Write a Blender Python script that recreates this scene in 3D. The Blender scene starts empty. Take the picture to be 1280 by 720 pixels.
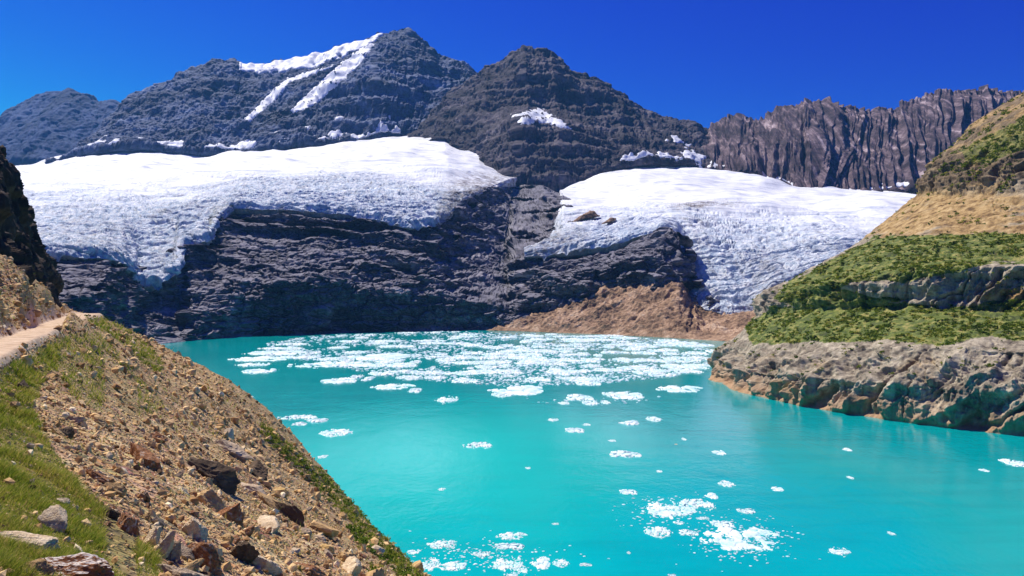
import bpy, math, random
import numpy as np
from mathutils import Vector, Matrix, Euler

rng = np.random.default_rng(7)
random.seed(7)
H = 45.0          # eye height above the lake, metres
F = 1000.0        # focal length in photo pixels (1280 wide)
C = bpy.context.scene.collection
scn = bpy.context.scene

# ------------------------------------------------------------------ helpers
def P(px, py, Y):
    px, py, Y = np.broadcast_arrays(np.asarray(px, float), np.asarray(py, float), np.asarray(Y, float))
    return np.stack([(px-640)/F*Y, Y, H+(360-py)/F*Y], -1)

def proj(p):
    return 640+F*p[..., 0]/p[..., 1], 360-F*(p[..., 2]-H)/p[..., 1]

def _hash(ix, iy, iz, seed):
    n = (ix.astype(np.int64)*374761393 + iy.astype(np.int64)*668265263 + iz.astype(np.int64)*2147483647 + seed*974634777) & 0xFFFFFFFF
    n = ((n ^ (n >> 13))*1274126177) & 0xFFFFFFFF
    n = ((n ^ (n >> 16))*2246822519) & 0xFFFFFFFF
    n = n ^ (n >> 15)
    return (n & 0xFFFFFF)/float(0xFFFFFF)

def vnoise(p, seed=0):
    f = np.floor(p); t = p-f; t = t*t*t*(t*(t*6-15)+10)
    i = f.astype(np.int64); x, y, z = i[..., 0], i[..., 1], i[..., 2]
    tx, ty, tz = t[..., 0], t[..., 1], t[..., 2]
    def h(a, b, c): return _hash(x+a, y+b, z+c, seed)
    c00 = h(0,0,0)*(1-tx)+h(1,0,0)*tx; c10 = h(0,1,0)*(1-tx)+h(1,1,0)*tx
    c01 = h(0,0,1)*(1-tx)+h(1,0,1)*tx; c11 = h(0,1,1)*(1-tx)+h(1,1,1)*tx
    return ((c00*(1-ty)+c10*ty)*(1-tz)+(c01*(1-ty)+c11*ty)*tz)*2-1

def fbm(p, octv=5, seed=0, gain=0.5, ridged=False):
    s = 0; a = 1.0; q = p.copy(); tot = 0
    for o in range(octv):
        n = vnoise(q, seed+o*17)
        if ridged: n = 1-2*np.abs(n)
        s = s+a*n; tot += a; a *= gain
        q = q*2.03+np.array([13.7, 7.3, 3.1])
    return s/tot

def worley(p, seed=0):
    """F1 and F2-F1 and a random value of the nearest cell"""
    f = np.floor(p).astype(np.int64)
    d1 = np.full(p.shape[:-1], 9.0); d2 = d1.copy(); idv = np.zeros(p.shape[:-1])
    for a in (-1, 0, 1):
        for b in (-1, 0, 1):
            for c in (-1, 0, 1):
                x, y, z = f[..., 0]+a, f[..., 1]+b, f[..., 2]+c
                q = np.stack([x+_hash(x, y, z, seed), y+_hash(x, y, z, seed+1), z+_hash(x, y, z, seed+2)], -1)
                d = np.sqrt(((q-p)**2).sum(-1))
                near = d < d1
                d2 = np.where(near, d1, np.minimum(d2, d))
                idv = np.where(near, _hash(x, y, z, seed+3), idv)
                d1 = np.where(near, d, d1)
    return d1, d2-d1, idv

def sstep(a, b, x):
    t = np.clip((x-a)/(b-a), 0, 1); return t*t*(3-2*t)

def grid_normals(G):
    du = np.gradient(G, axis=1); dv = np.gradient(G, axis=0)
    n = np.cross(du, dv); n /= np.linalg.norm(n, axis=-1, keepdims=True)+1e-9
    return n

def make_mesh(name, verts, faces, mat, smooth=True, attrs=None):
    """faces: (n,3) or (n,4) int array"""
    me = bpy.data.meshes.new(name)
    verts = np.ascontiguousarray(verts, dtype=np.float32); faces = np.ascontiguousarray(faces, dtype=np.int32)
    k = faces.shape[1]; n = len(faces)
    me.vertices.add(len(verts)); me.vertices.foreach_set('co', verts.ravel())
    me.loops.add(n*k); me.loops.foreach_set('vertex_index', faces.ravel())
    me.polygons.add(n); me.polygons.foreach_set('loop_start', np.arange(0, n*k, k, dtype=np.int32))
    try: me.polygons.foreach_set('loop_total', np.full(n, k, dtype=np.int32))
    except Exception: pass
    me.polygons.foreach_set('use_smooth', np.full(n, smooth, dtype=bool))
    me.update(calc_edges=True); me.validate()
    for an, av in (attrs or {}).items():
        a = me.attributes.new(an, 'FLOAT', 'POINT')
        a.data.foreach_set('value', np.ascontiguousarray(av, dtype=np.float32).ravel())
    if mat: me.materials.append(mat)
    return me

def link(name, me, parent=None, **props):
    o = bpy.data.objects.new(name, me); C.objects.link(o)
    if parent: o.parent = parent
    for k, v in props.items(): o[k] = v
    return o

def grid_faces(nv, nu):
    i = np.arange(nv*nu).reshape(nv, nu)
    return np.stack([i[:-1, :-1], i[:-1, 1:], i[1:, 1:], i[1:, :-1]], -1).reshape(-1, 4)

def grid_obj(name, G, mat, attrs=None, keep=None, **props):
    nv, nu = G.shape[:2]
    f = grid_faces(nv, nu)
    if keep is not None: f = f[keep.reshape(-1)[f].any(1)]
    return link(name, make_mesh(name, G.reshape(-1, 3), f, mat, True, attrs), **props)

def rowgrid(rows, us, counts, by='px'):
    """rows: polylines of (px,py,Y). by='px': sampled at photo columns us; by='t': sampled along their own index."""
    R = []
    for r in rows:
        r = np.array(r, float)
        if by == 'px':
            R.append(np.stack([us, np.interp(us, r[:, 0], r[:, 1]), np.interp(us, r[:, 0], r[:, 2])], -1))
        else:
            t = np.linspace(0, 1, len(r))
            R.append(np.stack([np.interp(us, t, r[:, k]) for k in range(3)], -1))
    R = [P(r[:, 0], r[:, 1], r[:, 2]) for r in R]
    out = []
    for a, b, n in zip(R[:-1], R[1:], counts):
        t = (np.arange(n)/n)[:, None, None]
        out.append(a[None]*(1-t)+b[None]*t)
    out.append(R[-1][None])
    return np.concatenate(out, 0)

def smooth_v(G, n):
    for _ in range(n):
        G[1:-1] = G[1:-1]*0.5+0.25*(G[:-2]+G[2:])
    return G
def smooth_u(G, n):
    for _ in range(n):
        G[:, 1:-1] = G[:, 1:-1]*0.5+0.25*(G[:, :-2]+G[:, 2:])
    return G

def in_poly(x, y, poly):
    inside = np.zeros(x.shape, bool); n = len(poly)
    for i in range(n):
        x1, y1 = poly[i]; x2, y2 = poly[(i+1) % n]
        if y1 == y2: continue
        c = ((y1 > y) != (y2 > y)) & (x < (x2-x1)*(y-y1)/(y2-y1)+x1)
        inside ^= c
    return inside

# ------------------------------------------------------------------ materials
class NT:
    def __init__(s, name, volume=False):
        s.m = bpy.data.materials.new(name); s.m.use_nodes = True
        s.t = s.m.node_tree; s.n = s.t.nodes; s.l = s.t.links
        s.b = s.n['Principled BSDF']; s.out = s.n['Material Output']
        s.co = s.n.new('ShaderNodeTexCoord').outputs['Object']
    def mapping(s, scale=(1,1,1), rot=(0,0,0), src=None):
        m = s.n.new('ShaderNodeMapping'); m.inputs['Scale'].default_value = scale; m.inputs['Rotation'].default_value = rot
        s.l.new(src or s.co, m.inputs[0]); return m.outputs[0]
    def noise(s, scale, detail=6, rough=0.6, src=None, dist=0.0):
        t = s.n.new('ShaderNodeTexNoise'); t.inputs['Scale'].default_value = scale
        t.inputs['Detail'].default_value = detail; t.inputs['Roughness'].default_value = rough; t.inputs['Distortion'].default_value = dist
        s.l.new(src or s.co, t.inputs['Vector']); return t.outputs['Fac']
    def voro(s, scale, src=None, feature='F1', out='Distance'):
        t = s.n.new('ShaderNodeTexVoronoi'); t.feature = feature; t.inputs['Scale'].default_value = scale
        s.l.new(src or s.co, t.inputs['Vector']); return t.outputs[out]
    def ramp(s, fac, stops, interp='LINEAR'):
        r = s.n.new('ShaderNodeValToRGB'); s.l.new(fac, r.inputs[0]); cr = r.color_ramp; cr.interpolation = interp
        while len(cr.elements) < len(stops): cr.elements.new(0.5)
        for e, (p, c) in zip(cr.elements, stops):
            e.position = p; e.color = (*c, 1) if len(c) == 3 else c
        return r.outputs[0]
    def mix(s, fac, a, b, mode='MIX'):
        m = s.n.new('ShaderNodeMix'); m.data_type = 'RGBA'; m.blend_type = mode
        for i, v in ((0, fac), (6, a), (7, b)):
            if hasattr(v, 'links'): s.l.new(v, m.inputs[i])
            elif i == 0: m.inputs[0].default_value = v
            else: m.inputs[i].default_value = (*v, 1)
        return m.outputs[2]
    def math(s, op, a, b=0.0, clamp=False):
        m = s.n.new('ShaderNodeMath'); m.operation = op; m.use_clamp = clamp
        for i, v in ((0, a), (1, b)):
            if hasattr(v, 'links'): s.l.new(v, m.inputs[i])
            else: m.inputs[i].default_value = v
        return m.outputs[0]
    def mapr(s, v, a, b, c=0.0, d=1.0):
        m = s.n.new('ShaderNodeMapRange'); m.inputs[1].default_value = a; m.inputs[2].default_value = b
        m.inputs[3].default_value = c; m.inputs[4].default_value = d; s.l.new(v, m.inputs[0]); return m.outputs[0]
    def attr(s, name):
        a = s.n.new('ShaderNodeAttribute'); a.attribute_name = name; return a.outputs['Fac']
    def sep(s, which):
        x = s.n.new('ShaderNodeSeparateXYZ'); s.l.new(s.co, x.inputs[0]); return x.outputs[which]
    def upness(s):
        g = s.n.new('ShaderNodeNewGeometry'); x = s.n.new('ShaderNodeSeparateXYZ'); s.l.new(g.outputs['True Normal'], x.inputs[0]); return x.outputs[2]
    def bump(s, h, strength, dist, prev=None):
        b = s.n.new('ShaderNodeBump'); b.inputs['Strength'].default_value = strength; b.inputs['Distance'].default_value = dist
        s.l.new(h, b.inputs['Height'])
        if prev: s.l.new(prev, b.inputs['Normal'])
        return b.outputs[0]
    def done(s, col, rough=0.9, normal=None, spec=0.2):
        if hasattr(col, 'links'): s.l.new(col, s.b.inputs['Base Color'])
        else: s.b.inputs['Base Color'].default_value = (*col, 1)
        s.b.inputs['Roughness'].default_value = rough; s.b.inputs['Specular IOR Level'].default_value = spec
        if normal: s.l.new(normal, s.b.inputs['Normal'])
        return s.m

def rock_mat(name, stops, scale, strat=None, bump=(1.0, 2.0), tint=None, streak=None, turn=0.0, dust=None):
    """stops: colour ramp over mixed noise. scale: 1/feature metres. strat: (1/m, amount) layering"""
    s = NT(name)
    n1 = s.noise(scale, 10, 0.7, dist=0.3)
    n2 = s.noise(scale*7, 6, 0.7)
    f = s.math('ADD', s.math('MULTIPLY', n1, 0.6), s.math('MULTIPLY', n2, 0.4))
    if strat:
        m = s.mapping((strat[0]*0.16, strat[0]*0.16, strat[0]), rot=(0.0, 0.10, 0.0))
        st = s.noise(1.0, 8, 0.75, src=m, dist=0.4)
        f = s.math('ADD', s.math('MULTIPLY', f, 1-strat[1]), s.math('MULTIPLY', st, strat[1]))
    if streak:
        m = s.mapping((streak[0], streak[0]*(0.04 if scale < 1/30. else 1), streak[0]*0.08), rot=(0, 0, turn))
        st = s.noise(1.0, 6, 0.7, src=m)
        f = s.math('ADD', s.math('MULTIPLY', f, 1-streak[1]), s.math('MULTIPLY', st, streak[1]))
    col = s.ramp(f, stops)
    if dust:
        col = s.mix(s.mapr(s.upness(), 0.5, 0.88, 0, dust[0]), col, dust[1])  # sunlit ledge tops painted in: upward faces get a lighter colour
    if tint:
        big = s.noise(scale*0.35, 3, 0.5)
        col = s.mix(s.mapr(big, 0.45, 0.62), col, tint)
    b1 = s.bump(f, bump[0], bump[1])
    b2 = s.bump(s.noise(scale*22, 5, 0.7), bump[0]*0.5, bump[1]*0.12, b1)
    return s, col, b2

def simple_rock(*a, **k):
    s, col, b = rock_mat(*a, **k); return s.done(col, 0.92, b)

M = {}
purple = [(0.40, (0.012, 0.022, 0.06)), (0.5, (0.035, 0.055, 0.14)), (0.62, (0.08, 0.12, 0.26))]
M['mtn_far'] = simple_rock('haze_blue_rock', purple, 1/160., streak=(1/60., 0.45), bump=(0.7, 12))  # blue of the distant haze is put into this rock colour
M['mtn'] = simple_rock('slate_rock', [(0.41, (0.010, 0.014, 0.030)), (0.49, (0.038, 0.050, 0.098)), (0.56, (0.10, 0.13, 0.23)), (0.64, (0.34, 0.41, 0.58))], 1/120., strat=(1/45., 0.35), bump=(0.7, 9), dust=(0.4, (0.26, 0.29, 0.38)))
M['mtn_mid'] = simple_rock('dark_slate_rock', [(0.40, (0.014, 0.012, 0.017)), (0.5, (0.05, 0.042, 0.052)), (0.60, (0.17, 0.145, 0.16))], 1/90., strat=(1/40., 0.35), bump=(0.7, 8))
M['mtn_right'] = simple_rock('purple_grey_rock', [(0.42, (0.022, 0.015, 0.020)), (0.49, (0.075, 0.052, 0.060)), (0.55, (0.18, 0.13, 0.14)), (0.62, (0.46, 0.37, 0.38))], 1/80., streak=(1/13., 0.55), bump=(0.7, 8), turn=0.41)
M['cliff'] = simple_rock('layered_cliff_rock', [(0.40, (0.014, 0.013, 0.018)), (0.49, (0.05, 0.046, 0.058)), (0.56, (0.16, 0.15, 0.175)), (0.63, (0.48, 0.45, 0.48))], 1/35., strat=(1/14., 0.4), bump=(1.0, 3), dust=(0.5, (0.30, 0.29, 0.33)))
M['moraine'] = simple_rock('brown_moraine_rubble', [(0.40, (0.07, 0.042, 0.03)), (0.48, (0.25, 0.155, 0.09)), (0.55, (0.42, 0.27, 0.17)), (0.63, (0.62, 0.47, 0.33))], 1/22., bump=(1.0, 3.5))
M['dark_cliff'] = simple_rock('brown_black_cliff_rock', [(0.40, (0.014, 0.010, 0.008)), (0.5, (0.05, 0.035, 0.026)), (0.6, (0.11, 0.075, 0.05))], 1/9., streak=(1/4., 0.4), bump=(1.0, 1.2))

def glacier_mat():
    s = NT('glacier_ice')
    ice = s.attr('ice'); dirt = s.attr('dirt')
    n = s.noise(1/9., 8, 0.75); n2 = s.noise(1/45., 6, 0.65)
    icec = s.ramp(n, [(0.38, (0.20, 0.31, 0.48)), (0.48, (0.54, 0.63, 0.74)), (0.58, (0.84, 0.86, 0.89))])
    snow = s.mix(s.mapr(n2, 0.5, 0.7), (0.82, 0.83, 0.84), (0.60, 0.62, 0.66))
    wind = s.noise(1.0, 7, 0.7, src=s.mapping((1/160., 1/22., 1/5.)))
    snow = s.mix(s.mapr(wind, 0.50, 0.66), snow, (0.40, 0.44, 0.52))
    flow = s.noise(1.0, 7, 0.75, src=s.mapping((1/7., 1/70., 1/30.)))
    icec = s.mix(s.mapr(flow, 0.50, 0.66, 0, 0.7), icec, (0.20, 0.22, 0.27))
    col = s.mix(ice, snow, icec)
    dn = s.math('MULTIPLY', dirt, s.mapr(s.noise(1/14., 8, 0.75), 0.42, 0.6), True)
    col = s.mix(dn, col, (0.17, 0.14, 0.13))
    bh = s.math('MULTIPLY', n, ice)
    return s.done(col, 0.6, s.bump(bh, 1.0, 5.0), 0.2)
M['glacier'] = glacier_mat()
def snow_mat():
    s = NT('old_snow'); n = s.noise(1/25., 8, 0.7)
    return s.done(s.mix(s.mapr(n, 0.42, 0.62), (0.86, 0.87, 0.89), (0.52, 0.55, 0.62)), 0.6, s.bump(n, 0.3, 2))
M['snow'] = snow_mat()
def floe_mat():
    s = NT('floe_ice'); n = s.noise(1.1, 6, 0.7); n2 = s.noise(0.12, 4, 0.6)
    c = s.mix(s.mapr(n, 0.38, 0.60), (0.36, 0.60, 0.64), (0.80, 0.83, 0.83))
    c = s.mix(s.mapr(n2, 0.5, 0.7, 0, 0.5), c, (0.45, 0.55, 0.58))
    return s.done(c, 0.5, s.bump(n, 0.7, 0.3))
M['floe'] = floe_mat()

def water_mat():
    s = NT('glacial_lake_water')
    big = s.noise(1/110., 4, 0.55, src=s.mapping((1, 0.6, 1)))
    milky = s.mix(s.mapr(big, 0.38, 0.62), (0.0, 0.30, 0.31), (0.0, 0.36, 0.36))
    # lighter patch off the foot of the scree bank
    vm = s.n.new('ShaderNodeVectorMath'); vm.operation = 'DISTANCE'
    s.l.new(s.mapping((1, 0.62, 1)), vm.inputs[0]); vm.inputs[1].default_value = (-22, 225*0.62, 0)
    silt = s.noise(1.0, 6, 0.65, src=s.mapping((1/45., 1/9., 1)), dist=0.6)
    milky = s.mix(s.mapr(silt, 0.45, 0.68, 0, 0.35), milky, (0.0, 0.20, 0.215))
    near = s.mapr(vm.outputs['Value'], 75, 12)
    milky = s.mix(s.math('MULTIPLY', near, 0.75), milky, (0.0, 0.55, 0.50))
    w = s.noise(0.9, 5, 0.6, src=s.mapping((1, 0.55, 1))); w2 = s.noise(0.10, 4, 0.6, src=s.mapping((1, 0.5, 1)))
    nb = s.bump(w, 0.4, 0.14, s.bump(w2, 0.4, 0.5))
    s.done(milky, 0.10, nb, 0.5); s.b.inputs['IOR'].default_value = 1.33
    return s.m
M['water'] = water_mat()

def headland_mat():
    s, col, b = rock_mat('headland_rock', [(0.38, (0.05, 0.038, 0.03)), (0.45, (0.17, 0.14, 0.10)), (0.52, (0.33, 0.28, 0.20)), (0.62, (0.60, 0.52, 0.38))], 1/10., strat=(1/4., 0.15), streak=(1/3.5, 0.45), bump=(1.0, 1.5))
    tan = s.ramp(s.noise(1/5., 8, 0.7), [(0.36, (0.13, 0.075, 0.03)), (0.5, (0.36, 0.235, 0.095)), (0.64, (0.52, 0.37, 0.18))])
    grn = s.ramp(s.noise(1/4., 8, 0.75), [(0.38, (0.03, 0.05, 0.008)), (0.5, (0.10, 0.145, 0.015)), (0.62, (0.33, 0.28, 0.08))])
    col = s.mix(s.mapr(s.sep(2), 92, 104, 0, 0.85), col, s.mix(1.0, col, (0.45, 0.36, 0.26), 'MULTIPLY'))
    col = s.mix(s.attr('tan'), col, tan)
    col = s.mix(s.attr('green'), col, grn)
    base = s.mapr(s.sep(2), 10.0, 0.5, 0, 0.7)
    col = s.mix(base, col, (0.42, 0.24, 0.12))
    return s.done(col, 0.92, b)
M['headland'] = headland_mat()

def slope_mat():
    s = NT('scree_soil')
    n = s.noise(0.5, 10, 0.75); v = s.voro(3.0); v2 = s.voro(11.0)
    soil = s.ramp(n, [(0.34, (0.10, 0.055, 0.022)), (0.46, (0.36, 0.22, 0.09)), (0.56, (0.58, 0.39, 0.18)), (0.68, (0.74, 0.56, 0.31))])
    vr = s.voro(5.0, out='Color'); 
    soil = s.mix(0.25, soil, s.mix(1.0, vr, (0.45, 0.34, 0.24), 'MULTIPLY'))
    grn = s.ramp(s.noise(1.6, 8, 0.75), [(0.36, (0.05, 0.045, 0.015)), (0.5, (0.17, 0.15, 0.04)), (0.64, (0.36, 0.27, 0.10))])
    path = s.ramp(s.noise(1.2, 8, 0.7), [(0.35, (0.36, 0.25, 0.16)), (0.6, (0.56, 0.42, 0.30))])
    col = s.mix(s.attr('green'), soil, grn)
    h = s.math('ADD', s.math('MULTIPLY', v, 0.6), s.math('MULTIPLY', v2, 0.3))
    return s.done(col, 0.95, s.bump(h, 1.0, 0.25))
M['slope'] = slope_mat()
def path_mat():
    s = NT('trodden_dirt'); n = s.noise(1.2, 9, 0.75)
    col = s.ramp(n, [(0.35, (0.33, 0.22, 0.14)), (0.5, (0.50, 0.36, 0.24)), (0.65, (0.62, 0.48, 0.34))])
    return s.done(col, 0.95, s.bump(s.noise(5, 6, 0.7), 0.6, 0.08))
M['path'] = path_mat()
def ground_mat():
    s = NT('bare_ground'); return s.done(s.ramp(s.noise(0.01, 8, 0.7), [(0.4, (0.10, 0.08, 0.07)), (0.6, (0.22, 0.18, 0.15))]), 0.95)
M['ground'] = ground_mat()

def stone_mat(name, stops, scale=2.5, lichen=None, attr=False, cap=None):
    s = NT(name)
    n = s.noise(scale, 9, 0.72, dist=0.5); band = s.noise(1.0, 6, 0.7, src=s.mapping((scale*0.6, scale*0.6, scale*4)))
    f = s.math('ADD', s.math('MULTIPLY', n, 0.6), s.math('MULTIPLY', band, 0.4))
    if attr: f = s.math('ADD', s.math('MULTIPLY', f, 0.35), s.math('MULTIPLY', s.attr('rnd'), 0.65))
    col = s.ramp(f, stops)
    if cap:
        col = s.mix(s.mapr(s.upness(), 0.72, 0.9), col, cap)  # sunlight on the top painted as a pale colour on upward faces
    if lichen:
        col = s.mix(s.mapr(s.noise(scale*1.7, 5, 0.7), 0.56, 0.64), col, lichen)
    return s.done(col, 0.9, s.bump(f, 0.8, 0.08, s.bump(s.voro(scale*5), 0.5, 0.03)), 0.25)
tan_stops = [(0.30, (0.20, 0.11, 0.04)), (0.45, (0.42, 0.26, 0.105)), (0.6, (0.62, 0.42, 0.20)), (0.72, (0.78, 0.59, 0.34))]
M['st_tan'] = stone_mat('tan_stone', tan_stops)
M['st_rust'] = stone_mat('rust_stone', [(0.32, (0.10, 0.035, 0.015)), (0.5, (0.30, 0.13, 0.05)), (0.68, (0.52, 0.30, 0.15))], lichen=(0.5, 0.42, 0.33))
M['st_rust_littop'] = stone_mat('rust_stone_lit_top', [(0.32, (0.08, 0.028, 0.012)), (0.5, (0.25, 0.095, 0.035)), (0.68, (0.42, 0.21, 0.09))], cap=(0.66, 0.58, 0.50))
M['st_pale'] = stone_mat('pale_stone', [(0.30, (0.32, 0.21, 0.11)), (0.45, (0.58, 0.43, 0.26)), (0.6, (0.78, 0.64, 0.44))])
M['st_dark'] = stone_mat('dark_stone', [(0.30, (0.03, 0.018, 0.010)), (0.5, (0.10, 0.065, 0.036)), (0.68, (0.22, 0.15, 0.09))])
M['st_grey'] = stone_mat('grey_stone', [(0.30, (0.17, 0.115, 0.07)), (0.5, (0.42, 0.31, 0.20)), (0.66, (0.66, 0.53, 0.38))])
M['st_yellow'] = stone_mat('ochre_stone', [(0.30, (0.30, 0.17, 0.05)), (0.5, (0.55, 0.36, 0.13)), (0.68, (0.72, 0.55, 0.30))])
M['scree'] = stone_mat('scree_stone', [(0.18, (0.10, 0.055, 0.025)), (0.33, (0.36, 0.195, 0.075)), (0.46, (0.60, 0.38, 0.155)), (0.58, (0.76, 0.53, 0.26)), (0.66, (0.44, 0.28, 0.15)), (0.76, (0.90, 0.73, 0.46))], attr=True)

def leaf_mat(name, stops, scale):
    s = NT(name)
    f = s.math('ADD', s.math('MULTIPLY', s.noise(scale, 4, 0.6), 0.5), s.math('MULTIPLY', s.attr('rnd'), 0.5))
    m = s.done(s.ramp(f, stops), 0.75, None, 0.15)
    s.b.inputs['Subsurface Weight'].default_value = 0.0
    tr = s.n.new('ShaderNodeBsdfTranslucent'); mx = s.n.new('ShaderNodeMixShader'); mx.inputs[0].default_value = 0.3
    c = s.b.inputs['Base Color'].links[0].from_socket; s.l.new(c, tr.inputs[0])
    s.l.new(s.b.outputs[0], mx.inputs[1]); s.l.new(tr.outputs[0], mx.inputs[2]); s.l.new(mx.outputs[0], s.out.inputs[0])
    return m
M['grass'] = leaf_mat('grass_blade', [(0.25, (0.07, 0.12, 0.010)), (0.42, (0.20, 0.27, 0.020)), (0.56, (0.38, 0.38, 0.045)), (0.70, (0.62, 0.46, 0.15))], 1.2)
M['shrub'] = leaf_mat('shrub_leaf', [(0.25, (0.015, 0.032, 0.004)), (0.40, (0.055, 0.11, 0.008)), (0.54, (0.17, 0.23, 0.014)), (0.72, (0.40, 0.36, 0.06))], 0.08)

# ------------------------------------------------------------------ sheets: ground and lake
def ground_sheet():
    xs = np.linspace(-4800, 4800, 60); ys = np.linspace(-1500, 7000, 60)
    X, Y = np.meshgrid(xs, ys); Z = np.full_like(X, -6.0)
    grid_obj('ground', np.stack([X, Y, Z], -1), M['ground'], kind='structure', category='ground', label='bare stony ground under the lake and reaching past the mountains')
ground_sheet()
lk = np.array([[-420, -150, 0], [520, -150, 0], [560, 900, 0], [-420, 900, 0]], float)
link('water', make_mesh('water', lk, np.array([[0, 1, 2, 3]]), M['water'], False), kind='structure', category='lake', label='milky turquoise glacial lake scattered with white ice floes')

# ------------------------------------------------------------------ mountains
def mountain(name, base, mids, ridge, u0, u1, nu, counts, disp, mat, back=500, **props):
    us = np.linspace(u0, u1, nu)
    b = np.array(base, float); r = np.array(ridge, float)
    under = [(x, y+25, Y+6) for x, y, Y in base]
    backr = [(x, y+60, Y+back*0.4) for x, y, Y in ridge]
    back2 = [(x, 362, Y+back) for x, y, Y in ridge]
    G = rowgrid([under, base]+mids+[ridge, backr, back2], us, [8]+counts+[10, 8])
    n = grid_normals(G)
    n = np.where((n[..., 1:2] > 0) & (np.arange(G.shape[0])[:, None, None] < G.shape[0]-18), -n, n)
    n = np.where(n[..., 2:3] < 0, -n, n)
    G = G+disp(G, n)
    o = grid_obj(name, G, mat, kind='structure', **props)
    return G

def gully_disp(amp, sc, streak, seed, warp=0.6, terr=0.0, terr_h=30):
    def f(G, n):
        w = G+amp*warp*np.stack([fbm(G/(sc*1.5), 3, seed+5), fbm(G/(sc*1.5), 3, seed+6), fbm(G/(sc*1.5), 3, seed+7)], -1)
        q = w/sc; q = q*np.array([1, streak*1.2, streak])
        a = fbm(q, 6, seed, 0.52, ridged=True)
        b = fbm(w/(sc*0.22)*np.array([1, min(1, streak*2.2), min(0.6, streak*1.6)]), 4, seed+40, 0.6, ridged=True)
        b1, b2, _ = worley(w/(sc*0.16)*np.array([1, 1, min(0.7, streak*2.2)]), seed+60)
        c = fbm(w/(sc*0.07)*np.array([1, 0.6, min(0.6, 0.15+streak)]), 4, seed+47, 0.65, ridged=True)
        A_ = fbm((G+fbm(G/(sc*2), 3, seed+2)[..., None]*sc*0.5)/(sc*2.6)*np.array([1, 1, min(1, streak*1.2)]), 3, seed+33, 0.5, ridged=True)
        A_ = A_*(1-np.exp(-((np.arange(G.shape[0])-(G.shape[0]-19))/22.)**2))[:, None]
        f1, f2, fi = worley(w/(sc*0.30)*np.array([1, 1, min(1, streak*1.5)]), seed+71)
        d = n*((fi-0.5)*amp*0.20-amp*0.12*np.exp(-(f2/0.12)**2)+A_*amp*1.1+a*amp*1.0+b*amp*0.30+c*amp*0.16)[..., None]
        if terr:
            z = (w[..., 2]+fbm(G/(sc*0.8), 3, seed+9)*terr_h*0.5)/terr_h
            saw = (z-np.floor(z)); saw = np.where(saw < 0.75, saw/0.75, (1-saw)/0.25)
            hd = n.copy(); hd[..., 2] = 0
            d = d+hd*((saw-0.5)*terr)[..., None]
        return d
    return f

def flute_disp(seed):
    def f(G, n):
        hd = n.copy(); hd[..., 2] *= 0.25
        w = G+6*np.stack([fbm(G/60., 3, seed), fbm(G/60., 3, seed+1), 0*G[..., 0]], -1)
        lean = np.stack([w[..., 0]/w[..., 1]*1900.0, w[..., 1]*0.05, w[..., 2]], -1)
        a = fbm(lean/np.array([120, 120, 900]), 2, seed+2, 0.5, ridged=True)
        b = fbm(lean/np.array([38, 38, 420]), 3, seed+3, 0.6, ridged=True)
        c = fbm(lean/np.array([12, 12, 240]), 3, seed+4, 0.6, ridged=True)
        e = fbm(G/9., 3, seed+5, 0.6)
        k = np.clip((G.shape[0]-np.arange(G.shape[0])-12)/30., 0.5, 1)[:, None]
        crest = np.exp(-((np.arange(G.shape[0])-(G.shape[0]-19))/9.)**2)[:, None]
        up_ = np.zeros_like(n); up_[..., 2] = crest*(b*9+c*7-3)
        return up_+hd*((a*34+b*38)*k+c*17*np.minimum(k+.3,1)+e*1.8-9*np.exp(-(vnoise(lean/np.array([26, 26, 300]), seed+8)/0.10)**2)*np.minimum(k+.3, 1))[..., None]
    return f

# far left round mountain
base = [(-200, 215, 3300), (0, 208, 3300), (30, 208, 3250), (100, 203, 3200), (240, 200, 3200)]
ridge = [(-200, 190, 3900), (-60, 168, 3900), (0, 152, 3850), (12, 140, 3840), (35, 127, 3820), (60, 119, 3800), (85, 116, 3800), (108, 122, 3800), (122, 130, 3800), (140, 127, 3780), (155, 135, 3780), (240, 185, 3780)]
G_far = mountain('mountain', base, [], ridge, -200, 240, 400, [150], gully_disp(30, 210, 0.3, 11), M['mtn_far'], category='mountain', label='round-topped blue mountain farthest to the left behind the glacier')

# left big mountain (with the snowy summit ridge)
LB = [(60, 205, 2300), (110, 194, 2300), (175, 189, 2280), (240, 194, 2280), (300, 196, 2260), (330, 190, 2230), (400, 186, 2250), (450, 178, 2280), (520, 172, 2330), (560, 166, 2380), (640, 170, 2400)]
ridge = [(60, 230, 2500), (100, 193, 2600), (122, 172, 2650), (150, 143, 2700), (165, 127, 2720), (195, 109, 2760), (230, 91, 2800), (250, 83, 2800), (265, 78, 2800), (290, 77, 2800), (302, 84, 2790), (330, 84, 2790), (360, 80, 2800), (400, 71, 2800), (440, 58, 2800), (465, 47, 2800), (490, 38, 2800), (510, 36, 2800), (518, 45, 2800), (535, 53, 2810), (545, 66, 2820), (572, 82, 2850), (600, 99, 2850), (640, 125, 2850)]
midr = [(60, 215, 2400), (110, 186, 2420), (200, 155, 2470), (300, 142, 2480), (340, 140, 2420), (400, 118, 2500), (470, 108, 2430), (520, 115, 2500), (560, 125, 2560), (640, 150, 2600)]
G_left = mountain('mountain', LB, [midr], ridge, 60, 640, 900, [110, 140], gully_disp(27, 150, 0.26, 23, terr=16, terr_h=60), M['mtn'], category='mountain', label='tall jagged blue-grey mountain with snow gullies below its summit ridge')

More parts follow.
